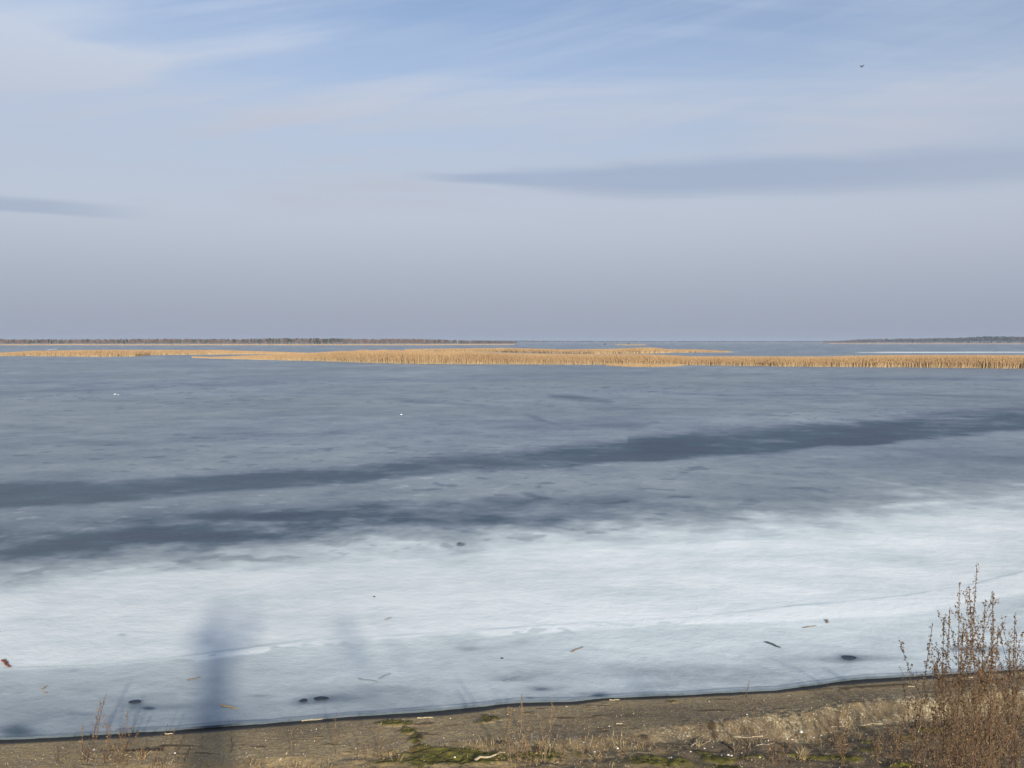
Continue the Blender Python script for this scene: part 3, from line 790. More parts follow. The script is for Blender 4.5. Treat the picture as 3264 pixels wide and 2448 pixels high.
def seeds_on(g, pts, dens, size, tone=1.0):
    """little dry flower heads strung along a twig"""
    pts = np.asarray(pts); L = np.linalg.norm(np.diff(pts, axis=0), axis=1); tot = L.sum()
    n = max(2, int(tot * dens)); cum = np.concatenate([[0], np.cumsum(L)])
    q = tot * prs.uniform(0.12, 1.0, n)
    P0 = np.stack([np.interp(q, cum, pts[:, a]) for a in range(3)], -1) + prs.normal(0, 0.0045 * SCL, (n, 3))
    sz = size * prs.uniform(0.6, 1.35, n)
    V = np.stack([(OCT * (0.7, 0.7, 1.25)) @ ROTS[prs.randint(64)] for _ in range(n)]) * sz[:, None, None] + P0[:, None, :]
    cc = np.stack(SEED_C)[prs.randint(0, 4, n)] * tone * prs.uniform(.8, 1.25, (n, 1))
    g.add(V.reshape(-1, 3), (OCTF[None] + np.arange(n)[:, None, None] * 6).reshape(-1, 3), np.repeat(cc, 6, 0))


def leaf_on(g, p, size, tone=1.0):
    """a curled withered leaf: three bent faces"""
    d = prs.normal(0, 1, 3); d[2] -= 0.7; d /= np.linalg.norm(d); w = np.cross(d, prs.normal(0, 1, 3)); w /= np.linalg.norm(w) + 1e-9
    nrm = np.cross(d, w)
    v = [p, p + d * size * .4 + w * size * .16, p + d * size * .4 - w * size * .14, p + d * size * .75 + nrm * size * .2 + w * size * .1, p + d * size + nrm * size * .45]
    g.add(v, [(0, 1, 2), (1, 3, 2), (2, 3, 4)], SEED_C[prs.randint(4)] * tone * prs.uniform(.8, 1.3))


def stalk(root, base, tip, bend=0.06, branches=14, blen=0.22, dens=90, size=0.0048, leaves=14, r0=0.0034, tone=1.0, spread=1.0, lowest=0.28, stemc=None, spike=0.3):
    """one stem with ascending side twigs; stem is a part, its flower heads and leaves a sub-part"""
    base = np.asarray(base, float); tip = np.asarray(tip, float); o = np.asarray(root.location, float)
    H = np.linalg.norm(tip - base)
    bd = prs.normal(0, 1, 3) * bend * H; bd[2] = 0
    tt = np.linspace(0, 1, 9)
    curve = base + (tip - base) * tt[:, None] + bd * np.sin(np.pi * tt)[:, None] * (1 - 0.4 * tt[:, None]) + prs.normal(0, .004 * H, (9, 3)) * (tt * (1 - tt))[:, None] * 4
    P = lambda q: np.array([np.interp(q, tt, curve[:, k]) for k in range(3)])
    gs, gh = Geo(), Geo()
    sc_ = stemc if stemc is not None else np.array([.13, .078, .048]) * prs.uniform(.7, 1.4)
    gs.tube(curve - o, r0, r0 * 0.4, sc_)
    top = [P(q) - o for q in np.linspace(1 - spike, 1, 5)]
    seeds_on(gh, top, dens * 1.5, size, tone)
    ang = prs.uniform(0, 6.28)
    for k in range(branches):
        q = lowest + (0.93 - lowest) * (k + prs.uniform(0, .8)) / branches
        ang += 2.4 + prs.uniform(-.4, .4)
        L = blen * H * (1.15 - 0.75 * q) * prs.uniform(.6, 1.25)
        p0 = P(q) - o
        d = np.array([math.cos(ang) * 0.50 * spread, math.sin(ang) * 0.50 * spread, 1.0]); d /= np.linalg.norm(d)
        pts = [p0 + d * L * s_ + np.array([0, 0, 1]) * L * 0.25 * s_ ** 2 + prs.normal(0, .012 * L, 3) * s_ for s_ in (0, .25, .5, .75, 1)]
        gs.tube(pts, r0 * 0.42, r0 * 0.2, sc_ * 1.15, 3)
        seeds_on(gh, pts, dens, size, tone)
        if L > 0.12 * SCL:
            for _ in range(3):
                j = prs.randint(1, 4); d2 = d + prs.normal(0, .5, 3); d2[2] = abs(d2[2]) + .3; d2 /= np.linalg.norm(d2); l2 = L * prs.uniform(.2, .45)
                p2 = [pts[j], pts[j] + d2 * l2 * .5, pts[j] + d2 * l2]
                gs.tube(p2, r0 * .25, r0 * .15, sc_ * 1.15, 3); seeds_on(gh, p2, dens * 1.1, size * .9, tone)
    for _ in range(leaves):
        leaf_on(gh, P(prs.uniform(.08, .75)) - o + prs.normal(0, .03 * SCL, 3), prs.uniform(.012, .032) * SCL, tone)
    st = gs.build('stem', m_stem, root)
    if gh.n:
        hd = gh.build('flower_heads', m_stem, st); hd['kind'] = 'stuff'
    return st


def tip_at(X, Y, dist):
    return np.array([(X - CX) / FPX * dist, dist, CAM_H - (Y - HY) / FPX * dist])


def bot_at(X, Y):
    if Y <= 2440: v = hit3(X, Y)
    else:
        v0 = hit3(X, 2440); yy = v0.y - (Y - 2440) * v0.y / 1358 * 0.55
        xx = (X - CX) / FPX * yy; v = Vector((xx, yy, gz(xx, yy)))
    v.z -= 0.01
    return np.array(v)


NEAR = 4.5; SCL = 1.0


def near_at(X, Y):
    """rooted closer to the photographer, below the picture's lower edge"""
    yy = NEAR * (1 + 0.07 * math.sin(X * 0.37 + Y * 0.11)); xx = (X - CX) / FPX * yy
    return np.array((xx, yy, gz(xx, yy) - 0.01))


def plant(label, stems, group='dry stalks growing on the bank', name='dry_mugwort', cat='dry plant', **kw):
    global NEAR, SCL
    nd = kw.pop('near', None); bf = near_at if nd else bot_at; SCL = nd / 4.5 if nd else 1.0
    if nd:
        NEAR = nd
        for q_ in ('size', 'r0'): kw[q_] = kw[q_] * nd / 4.5
        kw['dens'] = kw['dens'] * 4.5 / nd
    b0 = bf(*stems[0][1]); root = empty(name, tuple(b0))
    for s in stems:
        t_, b_ = s[0], s[1]; k = dict(kw)
        if len(s) > 2: k.update(s[2])
        bp = bf(*b_)
        stalk(root, bp, tip_at(t_[0], t_[1], bp[1] + prs.uniform(-.15, .25) * SCL), **k)
    tag(root, label, cat, group)
    return root


BIG = dict(near=4.4, branches=22, blen=0.115, dens=120, size=0.0046, leaves=14, r0=0.0034, lowest=.58, tone=.85, bend=.012, spike=.09)
plant('tallest dry mugwort at the right, its topmost spike against the white ice', [((3128, 1806), (3150, 2490)), ((3073, 1867), (3090, 2470)), ((3104, 1875), (3120, 2500)), ((3158, 1925), (3160, 2505)), ((3090, 1990), (3060, 2500))], **dict(BIG, near=1.6))
plant('dry mugwort leaning left, on the left side of the tall clump', [((2989, 2000), (3018, 2330), dict(branches=16, bend=.03)), ((3045, 1945), (3060, 2440)), ((3025, 1981), (3010, 2450)), ((3010, 2090), (3030, 2460), dict(branches=12))], **dict(BIG, near=1.75))
plant('dry mugwort between the tallest one and the right edge', [((3182, 1893), (3190, 2500)), ((3186, 1977), (3215, 2480)), ((3202, 2005), (3170, 2520)), ((3140, 2060), (3180, 2520))], **dict(BIG, near=1.5))
plant('dry mugwort at the right edge of the picture', [((3255, 1963), (3240, 2480)), ((3261, 2032), (3262, 2460)), ((3240, 2080), (3300, 2500))], **dict(BIG, near=2.0))
LOW = dict(branches=13, blen=0.34, dens=120, size=0.0048, leaves=26, r0=0.0028, spread=1.35, lowest=.12, tone=1.1, bend=.12)
plant('low bushy dry mugwort under the tall clump, at the bottom right', [((3050, 2250), (3030, 2520)), ((3110, 2290), (3090, 2530)), ((3170, 2240), (3200, 2540)), ((3230, 2300), (3250, 2550)), ((3140, 2350), (3140, 2550)), ((3250, 2190), (3240, 2540)), ((3010, 2330), (3000, 2530)), ((3075, 2180), (3100, 2530))], **LOW)
plant('reddish low dry mugwort just left of the tall clump', [((2905, 2290), (2890, 2480)), ((2860, 2320), (2850, 2490)), ((2925, 2340), (2930, 2510)), ((2830, 2360), (2825, 2500)), ((2875, 2350), (2860, 2520)), ((2960, 2370), (2970, 2520))], **LOW)
plant('pair of low dry stems rising from the dark terrace, left of the reddish clump', [((2690, 2290), (2715, 2490)), ((2725, 2310), (2700, 2500)), ((2705, 2360), (2720, 2510))], **dict(LOW, branches=9))
TNG = dict(near=5.2, branches=9, blen=0.33, dens=80, size=0.0036, leaves=16, r0=0.0019, spread=1.5, lowest=.1, tone=.8, bend=.14, spike=.15)
plant('tangle of arching dead stems filling the bottom right corner', [((3015 + 44 * k + (k * 53 % 29), 2235 + (k * 71 % 140)), (3010 + 45 * k + (k * 31 % 60) - 30, 2470 + (k * 37 % 70))) for k in range(5)], **TNG)
plant('dark tangle of broken stems at the foot of the tallest mugwort', [((3020 + 50 * k + (k * 47 % 31), 2330 + (k * 61 % 80)), (3030 + 28 * k, 2490 + (k * 29 % 50))) for k in range(5)], **dict(TNG, tone=.6))
THIN = dict(branches=6, blen=0.16, dens=70, size=0.004, leaves=5, r0=0.0022)
plant('thin reddish stalks between the clump of mugwort and the ice, tips over the ice edge', [((2884, 2138), (3015, 2440), dict(bend=.03, branches=5)), ((2910, 2138), (2960, 2400), dict(branches=4)), ((2940, 2150), (2990, 2430), dict(branches=4))], **THIN)
plant('upright dry stalk standing across the slab edge, two thirds to the right', [((2400, 2185), (2385, 2450), dict(branches=12, blen=.14)), ((2415, 2270), (2392, 2455))], **THIN)
plant('tiny dry stalk tip at the ice edge, left of the brown litter line', [((2650, 2188), (2648, 2215)), ((2655, 2196), (2648, 2216))], **dict(THIN, leaves=0, branches=2, r0=.0012, size=.003))
plant('faint pinkish dry stalk above the pale broken slab edge', [((2705, 2232), (2712, 2330)), ((2722, 2250), (2712, 2332))], **dict(THIN, tone=1.2))
plant('small dry stem rising from the bottom edge beside the grass tuft', [((2500, 2345), (2478, 2475)), ((2540, 2370), (2490, 2480)), ((2470, 2380), (2480, 2480))], **dict(LOW, branches=7))
CEN = dict(branches=14, blen=0.20, dens=100, size=0.0045, leaves=14, r0=0.0026, tone=1.35, stemc=np.array([.24, .17, .11]))
plant('tallest pale dry stalk at the bottom centre, with a hooked tip over the ice', [((1664, 2224), (1640, 2470), dict(blen=.13)), ((1632, 2275), (1630, 2475)), ((1690, 2330), (1650, 2480)), ((1610, 2340), (1625, 2480))], **CEN)
plant('thin pale stalks just right of the tallest one at the bottom centre', [((1762, 2246), (1735, 2470), dict(branches=8)), ((1789, 2274), (1740, 2480), dict(branches=7)), ((1715, 2290), (1725, 2470), dict(branches=8))], **dict(CEN, dens=70, leaves=6))
plant('short tangle of dry weeds on the moss at the bottom centre', [((1580, 2400), (1600, 2470)), ((1680, 2385), (1690, 2480)), ((1730, 2400), (1720, 2490)), ((1800, 2390), (1790, 2480)), ((1850, 2405), (1860, 2490)), ((1640, 2400), (1660, 2500)), ((1930, 2400), (1920, 2490)), ((1990, 2410), (1985, 2490))], **dict(LOW, branches=8, dens=90))
plant('slim dry stalk left of the mossy joint, tip just over the ice edge', [((1064, 2287), (1058, 2420), dict(branches=7)), ((1075, 2350), (1060, 2425))], **THIN)
plant('sparse low dry weeds at the bottom, left of the mossy joint', [((1198, 2344), (1190, 2450)), ((1150, 2390), (1165, 2470)), ((1215, 2380), (1200, 2470)), ((1120, 2410), (1140, 2480))], **dict(THIN, branches=6, blen=.25))
LFT = dict(branches=11, blen=0.15, dens=85, size=0.0043, leaves=12, r0=0.0026, tone=1.2)
plant('tall twin dry stalks at the lower left, tips over the ice', [((321, 2222), (280, 2480), dict(branches=16)), ((301, 2252), (270, 2470)), ((310, 2300), (350, 2480), dict(branches=8)), ((330, 2330), (300, 2490))], **LFT)
plant('stout single dry spike at the far lower left', [((241, 2331), (242, 2460), dict(branches=9, blen=.12, dens=130)), ((235, 2380), (244, 2470))], **LFT)
plant('spreading dry stalk right of the twin stalks at the lower left', [((385, 2281), (345, 2460)), ((400, 2335), (360, 2470)), ((355, 2340), (350, 2480)), ((420, 2350), (370, 2490))], **LFT)
plant('dark bare-looking stalks at the lower left beside the long shadow', [((517, 2326), (480, 2470), dict(branches=6)), ((542, 2336), (500, 2470), dict(branches=5)), ((562, 2381), (520, 2480)), ((590, 2400), (560, 2490))], **dict(LFT, tone=.9, leaves=6))
plant('thin stalk inside the long shadow on the bank', [((709, 2349), (715, 2420)), ((720, 2375), (716, 2424))], **dict(THIN))
plant('faint short stalk at the bottom left corner', [((157, 2403), (160, 2480)), ((145, 2420), (158, 2485))], **dict(THIN))
plant('short weed tangle at the bottom edge, left', [((300, 2400), (310, 2480)), ((380, 2395), (385, 2490)), ((440, 2400), (430, 2490)), ((480, 2410), (470, 2490)), ((345, 2390), (335, 2490)), ((265, 2410), (255, 2480))], **dict(LOW, branches=8, dens=90, tone=1.0))
plant('thin stalk on the slab right of the long shadow', [((928, 2345), (915, 2430)), ((940, 2380), (920, 2435))], **dict(THIN))


def tuft(X, Y, n, h, label, col, spreadx=0.6):
    v0 = bot_at(X, Y); root = empty('grass_tuft', tuple(v0)); g = Geo()
    for _ in range(n):
        a = prs.uniform(0, 6.28); le = prs.uniform(.15, 1.0) * spreadx; L = h * prs.uniform(.5, 1.1)
        d = np.array([math.cos(a) * le, math.sin(a) * le, 1]); d /= np.linalg.norm(d)
        s0 = np.array([prs.normal(0, .015), prs.normal(0, .015), 0]); w = np.cross(d, [0, 1, 0]); w = w / np.linalg.norm(w) * prs.uniform(.0012, .0022)
        pts = [s0 + d * L * q + np.array([math.cos(a), math.sin(a), -0.6]) * L * .25 * q * q for q in (0, .4, .75, 1)]
        V = [pts[0] - w, pts[0] + w, pts[1] - w, pts[1] + w, pts[2] - w * .7, pts[2] + w * .7, pts[3]]
        g.add(V, [(0, 1, 3), (0, 3, 2), (2, 3, 5), (2, 5, 4), (4, 5, 6)], np.array(col) * prs.uniform(.7, 1.3))
    g.build('blades', m_stem, root)['kind'] = 'stuff'
    tag(root, label, 'grass tuft', 'dry grass tufts on the bank')


tuft(2575, 2450, 46, 0.15, 'fan of pale dry grass at the bottom, right of centre', (.30, .225, .12))
tuft(1905, 2446, 26, 0.10, 'small dry grass tuft at the bottom, right of the pale stalks', (.34, .26, .14))
tuft(2240, 2402, 18, 0.09, 'small dry grass tuft beside the crossed twigs', (.36, .29, .16))
tuft(430, 2450, 22, 0.12, 'short dry grass tuft among the weeds at the lower left', (.34, .24, .13))

# ---------------------------------------------------------------- sticks, shells, stones on the bank
m_wood = simple_mat('pale_driftwood', (.50, .41, .27), 0.25, 60)
m_wood2 = simple_mat('grey_twig', (.36, .29, .22), 0.3, 60)
m_dark_wood = simple_mat('dark_twig', (.06, .04, .035), 0.3, 60)
m_shell = simple_mat('white_stone', (.72, .68, .62), 0.15, 80)


def stick(Xa, Ya, Xb, Yb, r, mat, label, name='stick', bend=.01, flat=1.0, group='sticks and reed stems on the bank', on_ice=False, seg=7):
    if on_ice:
        a = Vector((*flat_hit(Xa, Ya), .006)); b_ = Vector((*flat_hit(Xb, Yb), .006))
    else: a = hit3(Xa, Ya); b_ = hit3(Xb, Yb)
    mid = (a + b_) / 2; V = []; F = []; sides = 7
    L = (b_ - a).length; d = (b_ - a).normalized(); w = d.cross(Vector((0, 0, 1))).normalized(); up = w.cross(d)
    ph = rnd.random() * 6
    for i in range(seg):
        q = i / (seg - 1); p = a + (b_ - a) * q + w * bend * L * math.sin(3.1416 * q) + w * .006 * math.sin(q * 9 + ph)
        if not on_ice: p.z = max(p.z, gz(p.x, p.y)) if flat != 1.0 or True else p.z
        rr = r * (1 - .45 * q) * (1 + .12 * math.sin(q * 17 + ph))
        for s_ in range(sides):
            an = 2 * math.pi * s_ / sides
            V.append(p - mid + w * rr * math.cos(an) + up * rr * flat * (math.sin(an) + .8))
    for i in range(seg - 1):
        for s_ in range(sides):
            p = i * sides + s_; p2 = i * sides + (s_ + 1) % sides; F.append((p, p2, p2 + sides, p + sides))
    F.append(tuple(range(sides))[::-1]); F.append(tuple((seg - 1) * sides + s_ for s_ in range(sides)))
    o = mesh_obj(name, V, F, mat); o.location = mid
    return tag(o, label, 'stick', group)


stick(1512, 2449, 1610, 2425, .0165, m_wood, 'pale flat piece of split wood at the bottom centre', 'driftwood_stick', flat=.5)
stick(2665, 2341, 2710, 2336, .008, m_wood, 'short pale reed stem lying below the broken slab edge, left piece', 'reed_straw')
stick(2755, 2334, 2832, 2327, .007, m_wood, 'pale reed stem against the moss below the broken slab edge, right piece', 'reed_straw')
stick(2350, 2373, 2445, 2368, .006, m_wood, 'long curved pale reed stem on the moss, right of centre', 'reed_straw', bend=.05)
stick(2425, 2400, 2482, 2392, .0055, m_wood2, 'short pale twig on the dark terrace beneath the curved reed stem', 'twig', bend=.03)
stick(2215, 2404, 2242, 2372, .006, m_wood2, 'steep forked-looking grey twig on the moss', 'twig')
stick(2232, 2402, 2275, 2385, .004, m_wood2, 'thin grey twig lying right of the steep twig', 'twig')
stick(2316, 2392, 2355, 2416, .010, m_dark_wood, 'thick dark purple-brown twig across the green moss', 'twig')
stick(245, 2395, 275, 2448, .007, m_wood2, 'crooked pale twig at the bottom left', 'twig', bend=.12)
stick(505, 2362, 533, 2360, .006, m_wood, 'short bright reed stem by the waterline, left', 'reed_straw')
stick(1325, 2309, 1375, 2306, .005, m_wood, 'thin pale reed stem below the waterline, left of centre', 'reed_straw')
stick(1948, 2250, 1980, 2248, .005, m_wood, 'thin bright reed stem at the slab edge, right of centre', 'reed_straw')
stick(1970, 2328, 1990, 2327, .005, m_wood, 'tiny pale reed stem alone on the grey slab', 'reed_straw')
stick(950, 2318, 1035, 2310, .004, m_wood, 'long thin reed stem on the slab left of the mossy joint', 'reed_straw')
stick(3085, 2178, 3125, 2174, .005, m_wood, 'pale reed stem behind the tall mugwort', 'reed_straw')
stick(2915, 2206, 2945, 2204, .005, m_wood, 'pale reed stem on the brown litter line', 'reed_straw')

STONES = [(2570, 2356, .022, 'largest pale stone, under the broken slab edge'), (2257, 2409, .011, 'white stone on the green moss, right of centre'), (2202, 2369, .010, 'white stone above the steep twig'),
          (2313, 2433, .010, 'pale stone at the bottom edge of the moss, left one of a cluster'), (2335, 2431, .011, 'middle pale stone of the cluster at the moss edge'), (2345, 2433, .010, 'right pale stone of the cluster at the moss edge'),
          (2464, 2383, .009, 'white shell lying on the moss beneath the curved reed stem'), (2212, 2420, .008, 'small white stone left of the bright green moss'), (2437, 2438, .007, 'tiny white stone on the dark terrace'),
          (2540, 2379, .011, 'open white shell right of the moss strip'), (2525, 2378, .008, 'small white shell beside the open shell'), (2635, 2366, .008, 'white shell on the moss strip, right part'),
          (2612, 2373, .007, 'small white shell below the moss strip'), (2948, 2305, .010, 'white stone near the mossy lumps at the right'), (2738, 2380, .008, 'small white shell on the dark terrace at the right'),
          (1446, 2438, .007, 'tiny white stone on the green moss at the bottom centre'), (274 , 2414, .014, 'pale stone by the crooked twig at the lower left'), (538, 2426, .013, 'yellowish pale stone in the long shadow\'s edge'),
          (2150, 2440, .009, 'white stone at the bottom edge, near the dark joint'), (1975, 2409, .010, 'white stone on the rusty gravel right of centre'), (1865, 2389, .009, 'bright shell on the pale gravel line'),
          (1900, 2421, .009, 'white stone below the pale gravel line')]
for X, Y, r, lab in STONES:
    p = hit3(X, Y); V = []; F = []
    import bmesh
    bm = bmesh.new(); bmesh.ops.create_icosphere(bm, subdivisions=2, radius=r)
    sx_, sy_, sz_ = rnd.uniform(.9, 1.4), rnd.uniform(.7, 1.0), rnd.uniform(.45, .75)
    for v in bm.verts:
        k = 1 + .18 * math.sin(v.co.x / r * 2.1 + X) * math.cos(v.co.y / r * 2.7 + Y)
        v.co = Vector((v.co.x * sx_ * k, v.co.y * sy_ * k, v.co.z * sz_ * k))
    me = bpy.data.meshes.new('stone'); bm.to_mesh(me); bm.free(); me.materials.append(m_shell)
    o = bpy.data.objects.new('stone', me); C.objects.link(o); o.location = p + Vector((0, 0, r * .3)); o.rotation_euler = (0, 0, rnd.random() * 6)
    tag(o, lab, 'stone', 'pale stones and shells on the bank')

# dry straw scraps and short dead grass on the lower ground
def straw(n_lie, n_stand):
    rs = np.random.RandomState(12); V = []; F = []; Cc = []; k = 0
    for i in range(n_lie + n_stand):
        x = rs.uniform(-4.4, 5.6)
        y = up_y(x) - 0.04 - abs(rs.normal(0, .45)) if (i >= n_lie or rs.rand() < .7) else slab_y(x) - rs.uniform(.05, 1.6)
        clump = fbm(np.array([x * 2.2]), np.array([y * 2.2]), 2, 91)[0]
        if clump < (.02 if i < n_lie else .16): continue
        z = gz(x, y) if False else None
        V.append((x, y)); F.append(i >= n_lie)
    xy = np.array(V); zz = bank_z(xy[:, 0], xy[:, 1]); st = np.array(F); m = len(xy)
    a = rs.uniform(0, np.pi, m); L = np.where(st, rs.uniform(.025, .075, m), rs.uniform(.02, .08, m))
    w = rs.uniform(.0009, .0018, m)
    d = np.stack([np.cos(a) * L, np.sin(a) * L * .6, np.zeros(m)], -1)
    d[st] = np.stack([rs.normal(0, .35, m), rs.normal(0, .35, m), np.ones(m)], -1)[st] * L[st][:, None]
    wv = np.stack([-np.sin(a) * w, np.cos(a) * w, w * .3], -1); wv[st] = np.stack([w, 0 * w, 0 * w], -1)[st]
    p0 = np.stack([xy[:, 0], xy[:, 1], zz + .003], -1)
    mid = p0 + d * .5 + np.array([0, 0, .004])
    VV = np.stack([p0 - wv, p0 + wv, mid + wv, mid - wv, p0 + d], 1).reshape(-1, 3)
    FF = (np.array([[0, 1, 2], [0, 2, 3], [3, 2, 4]])[None] + np.arange(m)[:, None, None] * 5).reshape(-1, 3)
    cc = np.array([[.27, .19, .095], [.15, .095, .05], [.36, .28, .16]])[rs.randint(0, 3, m)] * rs.uniform(.6, 1.2, (m, 1))
    o = mesh_obj('straw_litter', VV, FF, m_stem, attrs={'col': np.repeat(cc, 5, 0)})
    tag(o, 'scraps of straw and short dead grass scattered over the bank', 'litter', None, 'stuff')


straw(7000, 3000)

# loose gravel: nobody could count it
m_gravel = colour_attr_mat('gravel', 0.9)
g = Geo(); grs = np.random.RandomState(9)
n = 26000
gx = grs.uniform(-4.6, 6.0, n); gd = grs.rand(n) ** 0.9 * 2.9 + 0.03
gy = slab_y(gx) - gd
okp = (np.abs(gx / gy) < 0.62)
dens_ = 0.28 + 0.72 * np.exp(-((up_y(gx) - gy - 0.06) / 0.14) ** 2)
okp &= grs.rand(n) < dens_
gx, gy = gx[okp], gy[okp]; gzv = bank_z(gx, gy)
k = len(gx); sz = 0.0022 + 0.0065 * grs.rand(k) ** 4
V = OCT[None] * sz[:, None, None] * grs.uniform(.6, 1.4, (k, 1, 3)) + np.stack([gx, gy, gzv + sz * .3], -1)[:, None, :]
pal = np.array([[.30, .25, .18], [.42, .36, .26], [.20, .16, .12], [.60, .55, .46], [.13, .10, .08], [.28, .20, .14]])
cc = pal[grs.choice(6, k, p=[.3, .2, .2, .06, .14, .10])] * grs.uniform(.8, 1.2, (k, 1))
o = mesh_obj('gravel', V.reshape(-1, 3), (OCTF[None] + np.arange(k)[:, None, None] * 6).reshape(-1, 3), m_gravel, attrs={'col': np.repeat(cc, 6, 0)})
tag(o, 'loose gravel and concrete crumbs scattered over the sloping bank', 'gravel', None, 'stuff')

# ---------------------------------------------------------------- debris on the ice
m_ice_reed = simple_mat('frozen_reed', (.30, .21, .13), 0.3, 50)
m_ice_reed2 = simple_mat('sunken_reed', (.30, .33, .34), 0.15, 40)
G = 'reed scraps frozen on the ice'
stick(582, 2185, 624, 2175, .012, m_ice_reed, 'brown reed scrap on the ice left of the shadow, longer one', 'reed_scrap', group=G, on_ice=True, flat=.3)
stick(690, 2267, 743, 2279, .016, simple_mat('straw_reed', (.52, .36, .16), .2, 50), 'straw-coloured reed scrap in the shadow near the shore', 'reed_scrap', group=G, on_ice=True, flat=.3)
stick(108, 2217, 127, 2203, .010, m_ice_reed, 'short slanted reed scrap at the far left of the ice', 'reed_scrap', group=G, on_ice=True, flat=.3)
stick(114, 2225, 129, 2226, .010, m_ice_reed, 'short level reed scrap under the slanted one at the far left', 'reed_scrap', group=G, on_ice=True, flat=.3)
stick(1823, 2092, 1862, 2075, .013, m_ice_reed, 'reddish brown reed scrap right of centre on the ice', 'reed_scrap', group=G, on_ice=True, flat=.3)
stick(2572, 2013, 2615, 2006, .012, m_ice_reed, 'thin brown reed scrap left of the upright bit, right side of the ice', 'reed_scrap', group=G, on_ice=True, flat=.3)
stick(2648, 1987, 2652, 1998, .016, m_ice_reed, 'tiny dark bit pointing at the camera, right side of the ice', 'reed_scrap', group=G, on_ice=True, flat=.4)
stick(1223, 1986, 1243, 1979, .010, m_ice_reed, 'tiny reed scrap far out on the white shelf, left of centre', 'reed_scrap', group=G, on_ice=True, flat=.3)
stick(2454, 2059, 2500, 2078, .026, simple_mat('sunken_dark_reed', (.10, .125, .13), .2, 40), 'dark grey-green sunken reed scrap right of centre', 'reed_scrap', group=G, on_ice=True, flat=.12)
stick(1134, 2180, 1198, 2189, .014, m_ice_reed2, 'grey sunken reed scrap, left arm of a V', 'reed_scrap', group=G, on_ice=True, flat=.15)
stick(1200, 2181, 1238, 2162, .014, m_ice_reed2, 'grey sunken reed scrap, right arm of a V', 'reed_scrap', group=G, on_ice=True, flat=.15)
stick(1605, 2190, 1660, 2173, .016, m_ice_reed2, 'grey sunken reed scrap at the bottom centre of the ice', 'reed_scrap', group=G, on_ice=True, flat=.15)
stick(-12, 2122, 7, 2143, .022, simple_mat('rust_leaf', (.20, .065, .04), .3, 40), 'rust-red scrap cut by the left edge of the picture', 'reed_scrap', group=G, on_ice=True, flat=.5)

m_snow = simple_mat('old_snow', (.85, .87, .88), 0.05, 20)


def lump(X, Y, rx, h, name, label, cat, mat):
    gx, gy = flat_hit(X, Y)
    bm = bmesh.new(); bmesh.ops.create_icosphere(bm, subdivisions=3, radius=1)
    for v in bm.verts:
        k = 1 + .22 * math.sin(v.co.x * 3 + X) * math.cos(v.co.y * 4 + Y) + .1 * math.sin(v.co.x * 9 + v.co.y * 7)
        v.co = Vector((v.co.x * rx * k, v.co.y * rx * .7 * k, max(v.co.z, -.3) * h * k))
    me = bpy.data.meshes.new(name); bm.to_mesh(me); bm.free(); me.materials.append(mat)
    o = bpy.data.objects.new(name, me); C.objects.link(o); o.location = (gx, gy, 0.0)
    tag(o, label, cat)


lump(364, 1257, .08, .035, 'snow_lump', 'bright white lump of snow far out on the ice, larger of two at left', 'snow lump', m_snow)
lump(375, 1258, .04, .02, 'snow_lump', 'smaller white lump right beside the bright lump at left', 'snow lump', m_snow)
lump(1278, 1322, .045, .03, 'snow_lump', 'tiny white lump alone on the grey ice, left of centre', 'snow lump', m_snow)
lump(1188, 1911, .018, .012, 'pebble', 'tiny dark pebble on the white shelf, left of centre', 'pebble', m_dark_wood)
lump(1600, 2112, .016, .010, 'pebble', 'tiny dark pebble near the shore, centre', 'pebble', m_dark_wood)
lump(1466, 1738, .05, .02, 'ice_block', 'dark block of frozen debris at the ragged edge of the white shelf', 'ice block', simple_mat('dark_debris', (.09, .10, .11), .3, 10))

# ---------------------------------------------------------------- bird
m_bird = simple_mat('bird_feathers', (.03, .035, .045), 0.3, 20)
bd_ = 110.0; bp_ = tip_at(2731, 226, bd_)
root = empty('bird', tuple(bp_)); root.rotation_euler = (0, .5, .6)
bm = bmesh.new(); bmesh.ops.create_icosphere(bm, subdivisions=2, radius=1)
for v in bm.verts:
    q = v.co.x; v.co = Vector((q * .17, v.co.y * .055 * (1 - .35 * q), v.co.z * .05 * (1 - .3 * abs(q))))
me = bpy.data.meshes.new('body'); bm.to_mesh(me); bm.free(); me.materials.append(m_bird); o = bpy.data.objects.new('body', me); C.objects.link(o); o.parent = root
for s_ in (-1, 1):
    V = [(.07, 0, .01), (-.06, 0, .01), (.06, s_ * .14, .10), (-.05, s_ * .13, .10), (-.04, s_ * .28, .19), (.01, s_ * .29, .19)]
    V += [(x, y, z + .008) for x, y, z in V]
    F = [(0, 1, 3, 2), (2, 3, 4, 5), (6, 8, 9, 7), (8, 11, 10, 9), (0, 2, 8, 6), (2, 5, 11, 8), (5, 4, 10, 11), (4, 3, 9, 10), (3, 1, 7, 9)]
    mesh_obj('wing', V, F, m_bird, root)
mesh_obj('tail', [(-.13, -.03, 0), (-.13, .03, 0), (-.27, .05, 0), (-.27, -.05, 0), (-.13, 0, .012), (-.27, 0, .008)], [(0, 1, 2, 3), (0, 4, 5, 3), (4, 1, 2, 5)], m_bird, root)
tag(root, 'small dark bird flying high in the blue sky at the right', 'bird')

